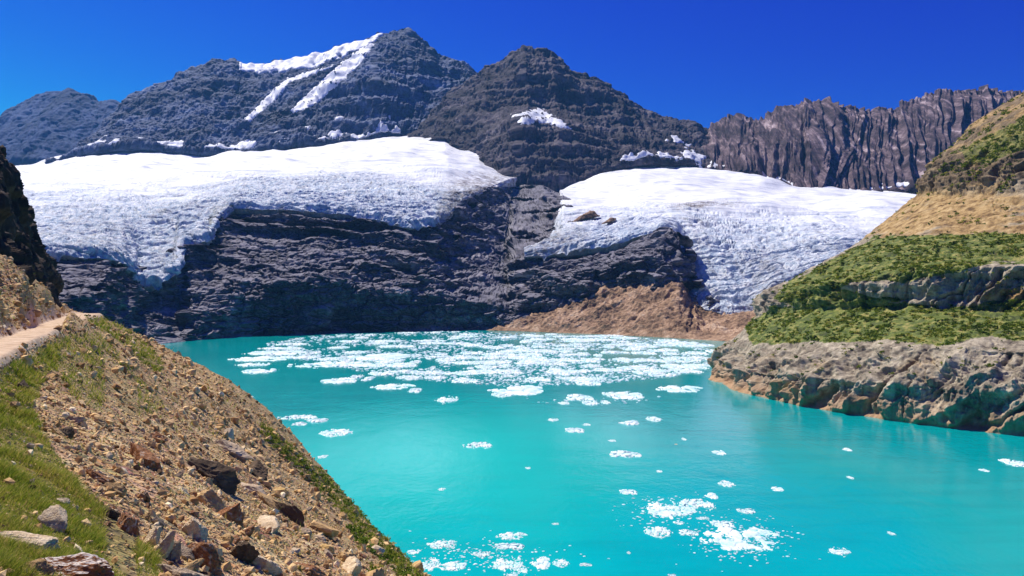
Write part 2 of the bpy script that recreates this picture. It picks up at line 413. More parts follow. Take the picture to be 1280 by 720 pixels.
# middle dark pyramid
MB_ = [(520, 190, 2080), (555, 175, 2050), (575, 184, 1980), (600, 190, 1900), (612, 215, 1800), (640, 236, 1720), (700, 245, 1700), (730, 228, 1750), (765, 212, 1800), (800, 207, 1850), (860, 206, 1900), (900, 215, 1950), (960, 225, 1980)]
ridge = [(520, 175, 2350), (545, 138, 2350), (562, 124, 2320), (580, 108, 2300), (598, 95, 2280), (620, 80, 2260), (640, 66, 2240), (655, 58, 2230), (672, 62, 2230), (690, 69, 2240), (700, 79, 2240), (722, 95, 2250), (745, 104, 2260), (762, 115, 2270), (782, 129, 2280), (800, 140, 2290), (830, 150, 2300), (860, 158, 2310), (885, 170, 2320), (960, 200, 2350)]
m1 = [(520, 186, 2140), (575, 168, 2060), (610, 168, 1930), (650, 160, 1840), (700, 158, 1850), (740, 168, 1900), (780, 180, 1950), (860, 190, 2020), (960, 215, 2050)]
m2 = [(520, 183, 2200), (575, 150, 2130), (610, 142, 2060), (650, 138, 2020), (690, 136, 2020), (730, 150, 2030), (780, 165, 2080), (860, 180, 2120), (960, 212, 2150)]
G_mid = mountain('mountain', MB_, [m1, m2], ridge, 520, 960, 760, [90, 40, 110], gully_disp(20, 110, 0.24, 37, terr=13, terr_h=40), M['mtn_mid'], category='mountain', label='dark pyramid mountain in the middle with a small snow patch on its shoulder')

# right long ridge
RB = [(800, 205, 2000), (860, 208, 1960), (900, 215, 1900), (950, 218, 1850), (962, 228, 1820), (985, 231, 1780), (998, 243, 1740), (1050, 244, 1720), (1100, 243, 1720), (1160, 241, 1720), (1300, 245, 1720), (1480, 250, 1720)]
ridge = [(800, 176, 2300), (860, 161, 2300), (882, 160, 2280), (905, 150, 2250), (925, 147, 2230), (945, 151, 2200), (965, 143, 2180), (985, 137, 2160), (1005, 130, 2140), (1020, 125, 2130), (1034, 129, 2130), (1052, 138, 2140), (1080, 140, 2140), (1120, 138, 2140), (1145, 128, 2130), (1165, 118, 2120), (1182, 115, 2110), (1200, 118, 2100), (1232, 115, 2100), (1265, 118, 2100), (1300, 112, 2100), (1480, 125, 2100)]
midr = [(800, 190, 2080), (900, 185, 2020), (980, 185, 1900), (1015, 180, 1880), (1050, 190, 1950), (1120, 190, 1900), (1200, 185, 1880), (1300, 185, 1880), (1480, 185, 1880)]
G_right = mountain('mountain', RB, [midr], ridge, 800, 1480, 1000, [90, 90], flute_disp(51), M['mtn_right'], category='mountain', label='long fluted purple-grey rock ridge on the right above the glacier')

# ------------------------------------------------------------------ snow lying on the mountains
def snow_on(G, poly, thick, label, cat='snow patch', jag=2.5, seed=0, group=None):
    px, py = proj(G)
    jx = fbm(G/30., 5, seed+3, 0.65)*jag*1.6; jy = fbm(G/30.+7, 4, seed+4)*jag
    m = poly(px, py, G) if callable(poly) else in_poly(px+jx, py+jy, poly)
    m[-16:] = False; m[:4] = False
    vs = np.where(m.any(1))[0]; us = np.where(m.any(0))[0]
    if not len(vs): return
    a, b, c, d = vs[0]-3, vs[-1]+4, us[0]-3, us[-1]+4
    a, c = max(a, 0), max(c, 0)
    S = G[a:b, c:d].copy(); mm = m[a:b, c:d].astype(float)
    S = smooth_u(smooth_v(S, 12), 12)
    e = mm.copy()
    for _ in range(3):
        q = np.pad(e, 1, mode='edge'); e = (q[1:-1, 1:-1]*2+q[:-2, 1:-1]+q[2:, 1:-1]+q[1:-1, :-2]+q[1:-1, 2:])/6
    n = grid_normals(S); n = np.where(n[..., 2:3] < 0, -n, n)
    S = S+n*((e-0.40)*thick*0.8+fbm(S/9., 3, seed+8)*0.5)[..., None]
    keep = mm > 0
    return grid_obj('snow_patch', S, M['snow'], keep=keep, kind='structure', label=label, category=cat, **({'group': group} if group else {}))

def summit(px, py, G):
    rx = np.array([[300, 83], [330, 84], [360, 80], [400, 71], [440, 58], [465, 47], [480, 42]], float)
    y = np.interp(px, rx[:, 0], rx[:, 1]); wd_ = np.interp(px, [300, 330, 380, 430, 460, 478], [5, 7, 10, 9, 8, 2])*(1+0.7*fbm(G/35., 4, 940))
    return (px > 299) & (px < 479) & (py < y+wd_)
snow_on(G_left, summit, 8, 'long thin snow cap along the summit ridge of the tall left mountain')
snow_on(G_left, [(462, 52), (468, 56), (455, 72), (440, 90), (420, 108), (395, 130), (368, 142), (362, 138), (385, 118), (405, 98), (430, 76)], 5, 'broad snow gully slanting down from the highest summit', jag=2)
snow_on(G_left, [(420, 80), (405, 88), (380, 98), (362, 104), (352, 116), (335, 134), (308, 154), (304, 152), (325, 130), (342, 112), (358, 99), (385, 90)], 5, 'narrow snow gully to the left of the broad one', jag=2)
snow_on(G_left, [(172, 178), (228, 176), (232, 192), (180, 200)], 6, 'small bluish snow patch at the foot of the tall left mountain')
snow_on(G_left, [(300, 178), (320, 176), (318, 190), (296, 205), (262, 205), (280, 195)], 6, 'snow tongue rising from the glacier between two mountain spurs')
snow_on(G_left, [(500, 176), (530, 168), (548, 156), (560, 160), (560, 190), (500, 190)], 6, 'snow apron at the gap between the tall and the pyramid mountain')
def apron(base, lo, hi, seed, hmin=1, hmax=15):
    b = np.array(base, float)
    def f(px, py, G):
        y = np.interp(px, b[:, 0], b[:, 1])
        q = fbm(G/np.array([70, 90, 200]), 5, seed, 0.6)+0.35*fbm(G/22., 3, seed+1)
        return (py > y-hmin-hmax*np.clip(q*1.7, -0.08, 1.0)) & (py < y+14) & (px > lo) & (px < hi)
    return f
snow_on(G_left, apron(LB, 60, 625, 911, 5, 32), 6, 'ragged snow apron along the foot of the tall left mountain')
snow_on(G_mid, apron(MB_, 765, 960, 921, 5, 32), 6, 'ragged bluish snow apron under the right flank of the pyramid mountain')
snow_on(G_right, apron(RB, 845, 1160, 931, 2, 12), 3, 'ragged snow edge reaching up into the foot of the fluted right ridge')
snow_on(G_mid, [(637, 143), (655, 140), (672, 136), (684, 140), (700, 150), (716, 161), (700, 159), (684, 154), (660, 155), (646, 153)], 4, 'small white snow patch on the shoulder of the dark pyramid mountain', jag=2)

# ------------------------------------------------------------------ cliff band under the glaciers
# glacier lower lip on the left and its depth
LTOE = [(-200, 330, 640), (40, 325, 640), (75, 322, 650), (100, 325, 660), (130, 326, 680), (150, 332, 700), (162, 345, 715), (170, 360, 720), (190, 362, 720), (205, 354, 730), (222, 344, 745), (226, 315, 790), (240, 308, 810), (262, 302, 830), (272, 280, 900), (290, 263, 960), (330, 266, 970), (400, 268, 970), (440, 272, 970), (480, 278, 960), (515, 284, 945), (545, 281, 960), (562, 268, 1040), (578, 252, 1140), (600, 240, 1260), (625, 230, 1450), (648, 227, 1650), (720, 232, 1700)]
def toe(x):
    a = np.array(LTOE); return float(np.interp(x, a[:, 0], a[:, 1])), float(np.interp(x, a[:, 0], a[:, 2]))
water = [(-200, 455, 474), (60, 447, 517), (140, 440, 562), (185, 432, 625), (240, 426, 682), (300, 421, 738), (380, 417, 789), (450, 415, 818), (560, 413, 849), (600, 412, 865), (700, 413, 849), (800, 416, 804), (880, 419, 763), (1000, 425, 692), (1150, 430, 643)]
wl = np.array(water)
wallx = [-200, 60, 90, 130, 165, 175, 228, 236, 260, 300, 360, 420, 470, 520, 560, 600, 640, 700, 760, 800, 830, 850, 870, 900, 1000, 1150]
wally = [380, 378, 372, 365, 372, 385, 385, 385, 372, 352, 352, 352, 365, 368, 375, 378, 385, 350, 335, 318, 310, 330, 370, 400, 400, 405]
wallY = np.interp(wallx, wl[:, 0], wl[:, 2])+np.array([8, 9, 12, 20, 50, 80, 80, 42, 42, 30, 9, 8, 8, 8, 8, 8, 12, 26, 40, 50, 60, 80, 80, 60, 60, 60])
wall = [(x, y, Y) for x, y, Y in zip(wallx, wally, wallY)]
def shelf(x):
    if x < 640: return toe(x)
    y = np.interp(x, [640, 665, 700, 760, 800, 830, 850, 862, 900, 950, 1000, 1150], [330, 326, 322, 318, 304, 292, 300, 335, 385, 382, 355, 350])
    Y = np.interp(x, [640, 700, 760, 800, 850, 862, 900, 1000, 1150], [960, 950, 930, 920, 900, 860, 800, 820, 820]); return float(y), float(Y)
sx = list(range(-200, 100, 50))+list(range(100, 640, 10))+[641, 665, 700, 730, 760, 800, 830, 850, 862, 880, 900, 950, 1000, 1150]
top = [(x, shelf(x)[0]+2, shelf(x)[1]) for x in sx]
# bare rock rising between the two glaciers up to the pyramid's foot
upx = [-200, 200, 400, 520, 580, 600, 625, 650, 690, 700, 712, 760, 1150]
up = [(-200, 330, 760), (200, 330, 900), (400, 262, 1150), (520, 270, 1120), (560, 255, 1240), (580, 240, 1340), (600, 232, 1450), (625, 228, 1600), (648, 228, 1720), (675, 236, 1600), (712, 262, 1200), (740, 285, 1120), (800, 300, 1050), (900, 380, 950), (1150, 360, 950)]
up2 = [(-200, 335, 860), (200, 330, 1000), (400, 260, 1300), (520, 250, 1300), (560, 240, 1450), (600, 215, 1800), (640, 222, 1850), (700, 238, 1800), (740, 262, 1500), (800, 300, 1300), (900, 380, 1150), (1150, 360, 1150)]
foot = [(x, y+12, Y-1) for x, y, Y in water]
us = np.concatenate([np.linspace(-200, 60, 90, endpoint=False), np.linspace(60, 960, 1350, endpoint=False), np.linspace(960, 1150, 80)])
G = rowgrid([foot, water, wall, top, up, up2], us, [5, 130, 150, 70, 50])
G = smooth_v(smooth_u(G, 3), 2)
n = grid_normals(G); n = np.where(n[..., 1:2] > 0, -n, n)
hd = n.copy(); hd[..., 2] *= 0.3
w = G+np.stack([fbm(G/40., 3, 71), fbm(G/40., 3, 72), fbm(G/60., 3, 73)*0.6], -1)*9
tilt = w[..., 2]+0.04*w[..., 0]
def terr(h, z, seed):
    t = z/h; k = np.floor(t); s = t-k
    r = _hash(k.astype(np.int64), np.zeros_like(k, dtype=np.int64), np.zeros_like(k, dtype=np.int64), seed)
    return (np.where(s < 0.8, s/0.8, (1-s)/0.2)-0.5)*(0.4+r)
shelfy = np.clip(np.arange(G.shape[0])/135.-1, 0, 1)[:, None]
amp_ = 0.45+0.9*sstep(-0.4, 0.5, fbm(G/np.array([70, 70, 40]), 3, 79))
dh = (terr(22, tilt+22*fbm(G/75., 4, 78), 5)*(6+21*shelfy)+terr(8.5, tilt+10*fbm(G/28., 4, 80), 6)*(1.5+4.6*shelfy))*amp_
d = fbm(w/np.array([42, 42, 26]), 5, 76, 0.6)*17*shelfy
w1, w2, wid = worley(w/np.array([26, 26, 12]), 90)
d = d+(wid-0.5)*6*sstep(0, 0.2, w2)+fbm(w/12., 5, 81, 0.65)*4.5
d = d+fbm(w/np.array([18, 18, 90]), 4, 83, ridged=True)*5
x1, x2, xi = worley(w/np.array([15, 15, 9]), 191); x3, x4, xj = worley(w/np.array([6, 6, 4]), 192)
d = d+(xi-0.5)*7.0-3.0*np.exp(-(x2/0.10)**2)+(xj-0.5)*1.6-1.0*np.exp(-(x4/0.10)**2)
fade = np.clip((G[..., 2]+1)/6, 0.15, 1)
big = fbm(G/90., 3, 85)*14*sstep(10, 60, G[..., 2])
# the gorge below the icefall
gx = (proj(G)[0]-200)/32
gorge = np.exp(-gx**4)*sstep(2, 25, G[..., 2])*0
G = G+np.array([-0.15, -1, 0])*((dh+(1-shelfy)*((worley(w/np.array([34, 34, 24]), 95)[2]-0.5)*11+fbm(G/np.array([22, 22, 120]), 4, 96, ridged=True)*5))*fade)[..., None]+hd*(d*fade)[..., None]+np.stack([0*big, 0*big, big*sstep(800, 900, G[..., 1])*0.7], -1)
G_cliff = G
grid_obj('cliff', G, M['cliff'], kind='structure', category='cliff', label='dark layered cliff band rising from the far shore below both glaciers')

# pale outcrop at the cliff foot is part of the rock: skip

# ------------------------------------------------------------------ moraine shore
mw = [(575, 414, 840), (590, 412.5, 855), (650, 414, 830), (700, 416, 800), (750, 418, 776), (820, 421.5, 730), (910, 427, 672), (1000, 433, 616), (1100, 440, 562)]
mt = [(575, 413, 850), (600, 409, 868), (640, 402, 858), (680, 393, 850), (720, 381, 845), (750, 366, 850), (780, 349, 860), (805, 336, 868), (832, 327, 872), (848, 328, 872), (856, 345, 862), (862, 372, 840), (880, 388, 815), (910, 394, 790), (940, 388, 790), (1000, 365, 800), (1100, 360, 800)]
mb = [(x, y+4, Y+70) for x, y, Y in mt]
mf = [(x, y+10, Y-1) for x, y, Y in mw]
us = np.linspace(575, 1100, 800)
G = rowgrid([mf, mw, mt, mb], us, [5, 150, 20])
n = grid_normals(G); n = np.where(n[..., 2:3] < 0, -n, n)
q = G+fbm(G/20., 3, 101)[..., None]*8
dg = (q[..., 0]*0.55+q[..., 1]*0.1-q[..., 2]*1.0)
d = fbm(np.stack([dg/9, q[..., 1]/60, q[..., 0]/60], -1), 4, 102, ridged=True)*4+fbm(q/8., 5, 103, 0.62)*3.2
w1, w2, wid = worley(G/6., 104); d = d+(0.5-w1)*2.2
G = G+n*(d*np.clip((G[..., 2]+0.5)/8, 0.12, 1))[..., None]
grid_obj('moraine', G, M['moraine'], kind='structure', category='moraine', label='reddish brown rubble shore sloping up to the toe of the right glacier')

# ------------------------------------------------------------------ glaciers
def glacier(name, toe_, rows, us, counts, lip, icef, dirtf, crev, label):
    under = [(x, y+6, Y+14) for x, y, Y in toe_]
    base_ = [(x, y+1, Y-3) for x, y, Y in toe_]
    lipr = [(x, y-lip*F/Y*(0.35 if 545 < x < 640 else 1), Y+lip*0.5) for x, y, Y in toe_]
    G = rowgrid([under, base_, lipr]+rows, us, [3, 14]+counts)
    nv = G.shape[0]
    G[17:] = smooth_v(G[17:].copy(), 12); G = smooth_u(G, 3)
    n = grid_normals(G); n = np.where(n[..., 2:3] < 0, -n, n)
    ice = icef(G); dirt = dirtf(G)
    w = G+crev(G)
    a = fbm(w/np.array([16, 11, 30]), 4, 201, 0.6, ridged=True)
    b = fbm(w/np.array([5, 4, 9]), 3, 202, 0.6)
    big = fbm(G/120., 4, 203)
    cv = fbm(w/np.array([60, 9, 14]), 4, 209, 0.55, ridged=True)
    cr = vnoise(w/np.array([45, 12, 22]), 215); d = ice*(a*3.0+b*1.8+cv*3.5-5.5*np.exp(-(cr/0.09)**2))+big*7+(1-ice)*(fbm(G/60., 3, 207)*4.5+fbm(G/np.array([150, 220, 200]), 3, 208)*20)
    edge = np.ones(nv)*1.0; edge[:3] = 0
    G = G+n*(d*edge[:, None])[..., None]
    grid_obj(name, G, M['glacier'], attrs={'ice': ice, 'dirt': dirt}, kind='structure', category='glacier', label=label)
    return G

us = np.concatenate([np.linspace(-200, 20, 60, endpoint=False), np.linspace(20, 645, 1000)])
g1 = [(-200, 285, 900), (75, 280, 900), (190, 270, 980), (240, 252, 1060), (300, 240, 1120), (400, 243, 1120), (500, 250, 1100), (540, 252, 1120), (562, 247, 1170), (578, 238, 1250), (600, 230, 1360), (625, 225, 1550), (645, 224.5, 1680)]
g2 = [(-200, 235, 1400), (75, 232, 1400), (190, 226, 1450), (300, 216, 1500), (400, 213, 1500), (500, 212, 1500), (560, 211, 1540), (600, 217, 1600), (625, 221, 1660), (645, 223.5, 1710)]
gt = [(-200, 214, 2400), (0, 213, 2350), (40, 211, 2300), (75, 205, 2280), (110, 197, 2260), (150, 194, 2250), (175, 192, 2240), (240, 198, 2230), (270, 201, 2200), (300, 198, 2220), (330, 195, 2200), (360, 190, 2200), (400, 187, 2230), (450, 181, 2260), (500, 178, 2290), (535, 172, 2330), (556, 168, 2340), (575, 178, 2200), (600, 186, 2060), (620, 205, 1900), (645, 222, 1780)]
gt = [(x, y-(6 if x < 570 else 2), Y+(60 if x < 570 else 20)) for x, y, Y in gt]
gb = [(x, y+1, Y+120) for x, y, Y in gt]
def icef1(G):
    px, py = proj(G); n = fbm(G/70., 4, 210)*16
    v = sstep(212, 275, py+n*1.6+np.interp(px, [0, 200, 300, 450, 620], [0, 0, 18, 12, 6]))
    blue = np.exp(-((px-400)/120)**2-((py-236+n*0.3)/16)**2)*0.7
    return np.clip(v+blue, 0, 1)
def dirtf1(G):
    px, py = proj(G)
    return np.clip(1.1*sstep(535, 600, px+0.5*(py-240))*sstep(205, 235, py)+0.5*np.exp(-((px-590)/25)**2)*sstep(215, 235, py)+0.16*sstep(210, 222, py)*sstep(245, 225, py), 0, 1)
def crev1(G):
    return np.stack([fbm(G/50., 3, 220)*14, fbm(G/50., 3, 221)*10, fbm(G/50., 2, 222)*6], -1)
G_gl = glacier('glacier', LTOE, [g1, g2, gt, gb], us, [170, 110, 90, 8], 9, icef1, dirtf1, crev1, 'wide left glacier with a blue icefall hanging over the dark cliff')

us = np.concatenate([np.linspace(655, 1010, 700, endpoint=False), np.linspace(1010, 1240, 200)])
RTOE = [(640, 322, 955), (665, 319, 950), (700, 318, 940), (760, 312, 925), (800, 300, 915), (828, 292, 905), (842, 300, 895), (850, 325, 880), (857, 364, 850), (880, 385, 812), (910, 391, 785), (925, 391, 782), (945, 384, 785), (965, 366, 800), (1000, 350, 815), (1060, 330, 830), (1240, 330, 850)]
r1 = [(640, 319, 965), (665, 313, 965), (690, 303, 990), (705, 296, 1010), (730, 285, 1050), (760, 283, 1060), (800, 276, 1060), (840, 276, 1030), (860, 285, 985), (880, 298, 945), (920, 316, 910), (960, 315, 910), (1020, 300, 920), (1240, 290, 950)]
r2 = [(640, 317.5, 975), (665, 309, 985), (690, 299, 1010), (697, 292, 1040), (704, 262, 1180), (740, 256, 1230), (800, 248, 1250), (850, 245, 1250), (920, 250, 1200), (1020, 262, 1150), (1240, 262, 1200)]
rt = [(640, 317, 980), (665, 307, 1000), (688, 297, 1030), (696, 288, 1080), (699, 242, 1500), (720, 236, 1640), (745, 226, 1720), (770, 217, 1780), (800, 212, 1830), (860, 213, 1880), (900, 219, 1870), (950, 224, 1850), (1000, 236, 1800), (1060, 241, 1740), (1100, 243, 1725), (1240, 245, 1720)]
rt = rt[:4]+[(x, y-5, Y+50) for x, y, Y in rt[4:]]
rb = [(x, y+1, Y+120) for x, y, Y in rt]
def icef2(G):
    px, py = proj(G); n = fbm(G/50., 4, 230)*14
    return np.clip(sstep(238, 300, py+n*1.6-np.interp(px, [700, 900, 1100], [0, 0, 12])), 0, 1)*0.85
def dirtf2(G):
    px, py = proj(G)
    a = np.exp(-((px-890-(255-py)*1.5)/42)**2-((py-261)/6)**2)
    t = np.exp(-((px-955)/30)**2)*sstep(290, 330, py)*0.45
    l = sstep(760, 700, px)*sstep(280, 300, py)*0.7
    return np.clip(a*1.2+t+l+0.25*sstep(350, 385, py), 0, 1)
def crev2(G):
    return np.stack([fbm(G/40., 3, 240)*14+G[..., 1]*0.0, fbm(G/40., 3, 241)*10, fbm(G/40., 2, 242)*6], -1)
G_gr = glacier('glacier', RTOE, [r1, r2, rt, rb], us, [170, 80, 90, 8], 7, icef2, dirtf2, crev2, 'right glacier spreading down behind the green headland to a rounded grey toe')

# dark rock ribs sticking out of / beside the right glacier
def blob_rock(name, pts, r, mat, seed, label, cat, kind='structure'):
    """a low rocky rib: a chain of points (px,py,Y) with half-widths in metres"""
    pts = np.array(pts, float); A = P(pts[:, 0], pts[:, 1], pts[:, 2]); t = np.linspace(0, 1, len(pts))
    nu, nv = 160, 60
    u = np.linspace(0, 1, nu); ctr = np.stack([np.interp(u, t, A[:, k]) for k in range(3)], -1)
    rr = np.interp(u, t, np.array(r, float))
    a = np.linspace(0, math.pi, nv)
    G = ctr[None]+np.stack([np.zeros((nv, nu)), -np.cos(a)[:, None]*rr[None]*1.3, np.sin(a)[:, None]*rr[None]-rr[None]*0.35], -1)
    nn = G-ctr[None]; nn /= np.linalg.norm(nn, axis=-1, keepdims=True)+1e-6
    w1, w2, wid = worley(G/9., seed)
    G = G+nn*((fbm(G/12., 5, seed, 0.6)*0.55+(wid-0.5)*0.35*sstep(0, 0.25, w2))*np.minimum(rr, 14)[None])[..., None]
    grid_obj(name, G, mat, kind=kind, category=cat, label=label)
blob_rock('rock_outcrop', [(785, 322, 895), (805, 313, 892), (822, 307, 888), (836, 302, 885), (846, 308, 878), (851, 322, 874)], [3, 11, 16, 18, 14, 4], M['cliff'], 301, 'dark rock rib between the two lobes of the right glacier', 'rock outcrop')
blob_rock('rock_outcrop', [(716, 278, 1085), (730, 271, 1095), (742, 269, 1100), (750, 270, 1100)], [2, 9, 8, 2], M['moraine'], 302, 'small brown rock island in the upper right glacier snow', 'rock outcrop')
blob_rock('rock_outcrop', [(752, 280, 1060), (762, 276, 1065), (770, 274, 1070)], [1, 5, 2], M['moraine'], 303, 'tiny rock knob just right of the brown rock island', 'rock outcrop')

# ------------------------------------------------------------------ right headland
R0 = [(1010, 440, 560), (940, 450, 470), (895, 463, 437), (884, 474, 394.7), (920, 490, 346.2), (1000, 508, 304.1), (1100, 524, 274.4), (1200, 537, 254.2), (1280, 546, 241.9), (1400, 556, 229.6), (1520, 566, 218.4)]
Rm1 = [(x, y+20, Y-1) for x, y, Y in R0]
Ra = [(1020, 425, 580), (950, 430, 480), (905, 440, 440), (894, 448, 402), (922, 462, 352), (1000, 470, 308), (1100, 478, 278), (1200, 486, 257.5), (1280, 492, 245), (1400, 496, 233), (1520, 500, 222)]
R1 = [(1030, 412, 590), (950, 414, 490), (915, 422, 448), (912, 430, 410), (945, 436, 368), (1030, 432, 325), (1110, 430, 294), (1200, 434, 272), (1280, 436, 259), (1400, 436, 247), (1520, 436, 238)]
R2 = [(1040, 385, 600), (985, 380, 520), (958, 388, 465), (950, 396, 440), (975, 392, 410), (1040, 386, 372), (1110, 384, 342), (1200, 386, 318), (1280, 390, 304), (1400, 388, 292), (1520, 385, 285)]
R3 = [(1060, 360, 610), (1010, 355, 530), (982, 358, 475), (973, 362, 447), (995, 360, 418), (1050, 352, 379), (1110, 342, 349), (1200, 335, 324), (1280, 331, 309), (1400, 326, 296), (1520, 320, 289)]
R4 = [(1130, 305, 620), (1095, 300, 560), (1085, 298, 520), (1082, 300, 490), (1095, 298, 465), (1130, 295, 435), (1170, 293, 410), (1220, 294, 390), (1280, 296, 372), (1400, 290, 350), (1520, 280, 340)]
R5 = [(1200, 262, 640), (1165, 250, 580), (1152, 246, 545), (1150, 247, 520), (1160, 247, 500), (1180, 246, 475), (1205, 245, 452), (1240, 244, 430), (1280, 243, 412), (1400, 235, 385), (1520, 225, 375)]
R6 = [(1240, 215, 650), (1200, 195, 590), (1190, 190, 560), (1188, 190, 535), (1195, 189, 515), (1210, 188, 495), (1230, 187, 475), (1255, 186, 455), (1280, 184, 440), (1400, 165, 405), (1520, 150, 395)]
R7 = [(1262, 175, 660), (1238, 160, 600), (1226, 154, 570), (1222, 153, 545), (1228, 152, 528), (1240, 150, 510), (1252, 148, 495), (1268, 145, 475), (1285, 142, 460), (1400, 120, 425), (1520, 100, 415)]
R8 = [(1300, 140, 670), (1288, 122, 620), (1280, 119, 590), (1278, 117, 570), (1282, 116, 550), (1290, 112, 535), (1300, 108, 520), (1320, 100, 500), (1340, 92, 485), (1430, 70, 450), (1520, 55, 440)]
R9 = [(1380, 150, 760), (1360, 130, 740), (1350, 125, 730), (1350, 120, 720), (1355, 118, 710), (1365, 114, 700), (1375, 110, 690), (1400, 102, 680), (1420, 95, 670), (1480, 75, 660), (1520, 60, 650)]
us = np.linspace(0, 1, 1000)
G = rowgrid([Rm1, R0, Ra, R1, R2, R3, R4, R5, R6, R7, R8, R9], us, [4, 60, 60, 55, 60, 70, 60, 55, 40, 40, 10], by='t')
G = smooth_u(smooth_v(G, 4), 10)
n = grid_normals(G)
n = np.where((n[..., 0:1] > 0.0) & (n[..., 1:2] > 0), -n, n); n = np.where(n[..., 2:3] < -0.2, -n, n)
px0, py0 = proj(G)
vis = np.arange(G.shape[1])
vrow = np.concatenate([np.full(k, i, float)+np.arange(k)/k for i, k in enumerate([4, 60, 60, 55, 60, 70, 60, 55, 40, 40, 10])]+[[11.0]])
vr = vrow[:, None]*np.ones(G.shape[1])[None]
w = G+np.stack([fbm(G/14., 3, 401), fbm(G/14., 3, 402), fbm(G/14., 3, 403)*0.5], -1)*3.5
hd = n.copy(); hd[..., 2] *= 0.4
cliffy = np.clip(np.exp(-((vr-2.0)/0.9)**4)+np.exp(-((vr-4.5)/0.45)**4)*0.9+np.exp(-((vr-7.5)/0.45)**4)*0.9+np.exp(-((vr-5.4)/0.2)**2)*0.5, 0, 1)
d1_ = fbm(w/np.array([12, 12, 240]), 5, 404, 0.55, ridged=True)*5.5      # gullies down the face
dgc = G+np.stack([-G[..., 2]*0.9, 0*G[..., 2], 0*G[..., 2]], -1)
d1_ = d1_+fbm(np.stack([dgc[..., 0]/16, G[..., 1]/60, G[..., 2]/90], -1), 4, 409, 0.55, ridged=True)*6.0
ck = vnoise(np.stack([(dgc[..., 0]+2*fbm(G/6., 3, 430))/8., G[..., 1]/30, G[..., 2]/70], -1), 431)
ck2 = vnoise(np.stack([(G[..., 0]-0.3*G[..., 2]+2*fbm(G/4., 3, 432))/3.6, G[..., 1]/9, G[..., 2]/30], -1), 433)
d1_ = d1_-3.6*np.exp(-(ck/0.09)**2)-1.5*np.exp(-(ck2/0.12)**2)
w1, w2, wid = worley(w/np.array([4.5, 4.5, 3.0]), 405)
d2_ = (wid-0.5)*1.7*sstep(0, 0.25, w2)+fbm(w/2.6, 4, 406, 0.65)*0.9
st = terr(3.2, w[..., 2]+0.03*w[..., 0], 9)*1.3+terr(8.0, w[..., 2], 10)*2.0
soft = fbm(G/22., 4, 407)*4+fbm(G/4., 4, 408, 0.6)*1.2
d = cliffy*(d1_*1.25+d2_+st*np.where(vr < 3, 0.35, 1.0))+(1-cliffy)*(soft+0.35*d2_+0.3*d1_)
fade = np.clip((G[..., 2]+0.8)/2.2, 0.3, 1)
d = d-5.5*np.exp(-((vr-2.2)/1.2)**4)
G = G+hd*(d*fade)[..., None]
low = np.broadcast_to(vr < 0.98, G.shape[:2]); G[..., 2] = np.where(low, np.minimum(G[..., 2], -0.4), G[..., 2])
px, py = proj(G)
nz = fbm(G/9., 4, 411)*10
greenpoly = [
 [(930, 405), (965, 385), (1080, 378), (1130, 378), (1180, 385), (1240, 378), (1290, 372), (1400, 372), (1400, 432), (1280, 425), (1240, 420), (1170, 432), (1100, 426), (1060, 428), (1000, 428), (940, 430)],
 [(968, 375), (985, 352), (1030, 330), (1065, 310), (1095, 296), (1180, 292), (1280, 293), (1400, 290), (1400, 330), (1280, 328), (1230, 330), (1190, 342), (1130, 352), (1080, 352), (1050, 362), (1090, 372), (1140, 374), (1060, 384), (1010, 388)],
 [(1200, 188), (1240, 165), (1300, 140), (1400, 120), (1400, 160), (1280, 185), (1240, 200), (1210, 205)]]
g = np.zeros(px.shape)
for k, pl in enumerate(greenpoly): g = np.maximum(g, in_poly(px+nz*0.6, py+nz*0.5, pl)*(1.0 if k < 2 else 0.7))
tanm = sstep(300, 290, py+nz*0.9)*sstep(230, 250, py-nz*1.3)*sstep(0.75, 0.2, fbm(G/np.array([16, 16, 5]), 4, 418, 0.6))
tanm = np.maximum(tanm, in_poly(px+nz, py+nz, [(1230, 370), (1290, 355), (1400, 350), (1400, 400), (1250, 395)]).astype(float))
tanm = np.maximum(tanm, sstep(190, 178, py+nz)*sstep(-0.2, 0.5, fbm(G/12., 3, 415))*0.9)
tanm = np.maximum(tanm, 0.55*sstep(440, 470, py+nz*2)*sstep(0.0, 0.5, fbm(G/np.array([10, 10, 6]), 4, 416)))
tanm = np.maximum(tanm, 0.7*sstep(0.1, 0.5, fbm(G/np.array([18, 18, 2.5]), 3, 417))*sstep(250, 240, py))
G_head = G; green_head = g
grid_obj('headland', G, M['headland'], attrs={'tan': tanm, 'green': g*0.9}, kind='structure', category='headland', label='layered rocky headland on the right with green ledges and a tan grassy slope above')

# ------------------------------------------------------------------ left dark cliff
D0 = [(-320, 330, 40), (-150, 318, 50), (-40, 325, 58), (0, 326, 63), (25, 340, 75), (45, 356, 92), (62, 372, 112), (76, 384, 134), (84, 390, 150), (80, 395, 175), (40, 400, 215)]
D1 = [(-320, 200, 46), (-150, 240, 58), (-40, 275, 66), (0, 280, 72), (20, 295, 84), (40, 310, 100), (56, 328, 120), (68, 345, 142), (76, 365, 160), (72, 375, 185), (40, 380, 220)]
D2 = [(-320, 60, 54), (-150, 120, 66), (-40, 180, 76), (-5, 205, 84), (12, 225, 96), (26, 245, 112), (40, 270, 130), (54, 300, 150), (62, 320, 170), (60, 330, 190), (35, 340, 225)]
D3 = [(-320, -60, 62), (-150, 30, 74), (-50, 130, 86), (-18, 165, 94), (-4, 180, 105), (8, 195, 120), (20, 218, 138), (34, 248, 158), (42, 265, 178), (40, 280, 195), (25, 300, 230)]
D4 = [(-320, -80, 110), (-200, 60, 120), (-100, 140, 125), (-70, 180, 130), (-50, 195, 140), (-40, 210, 150), (-30, 230, 165), (-20, 255, 180), (-15, 270, 195), (-10, 290, 210), (0, 310, 240)]
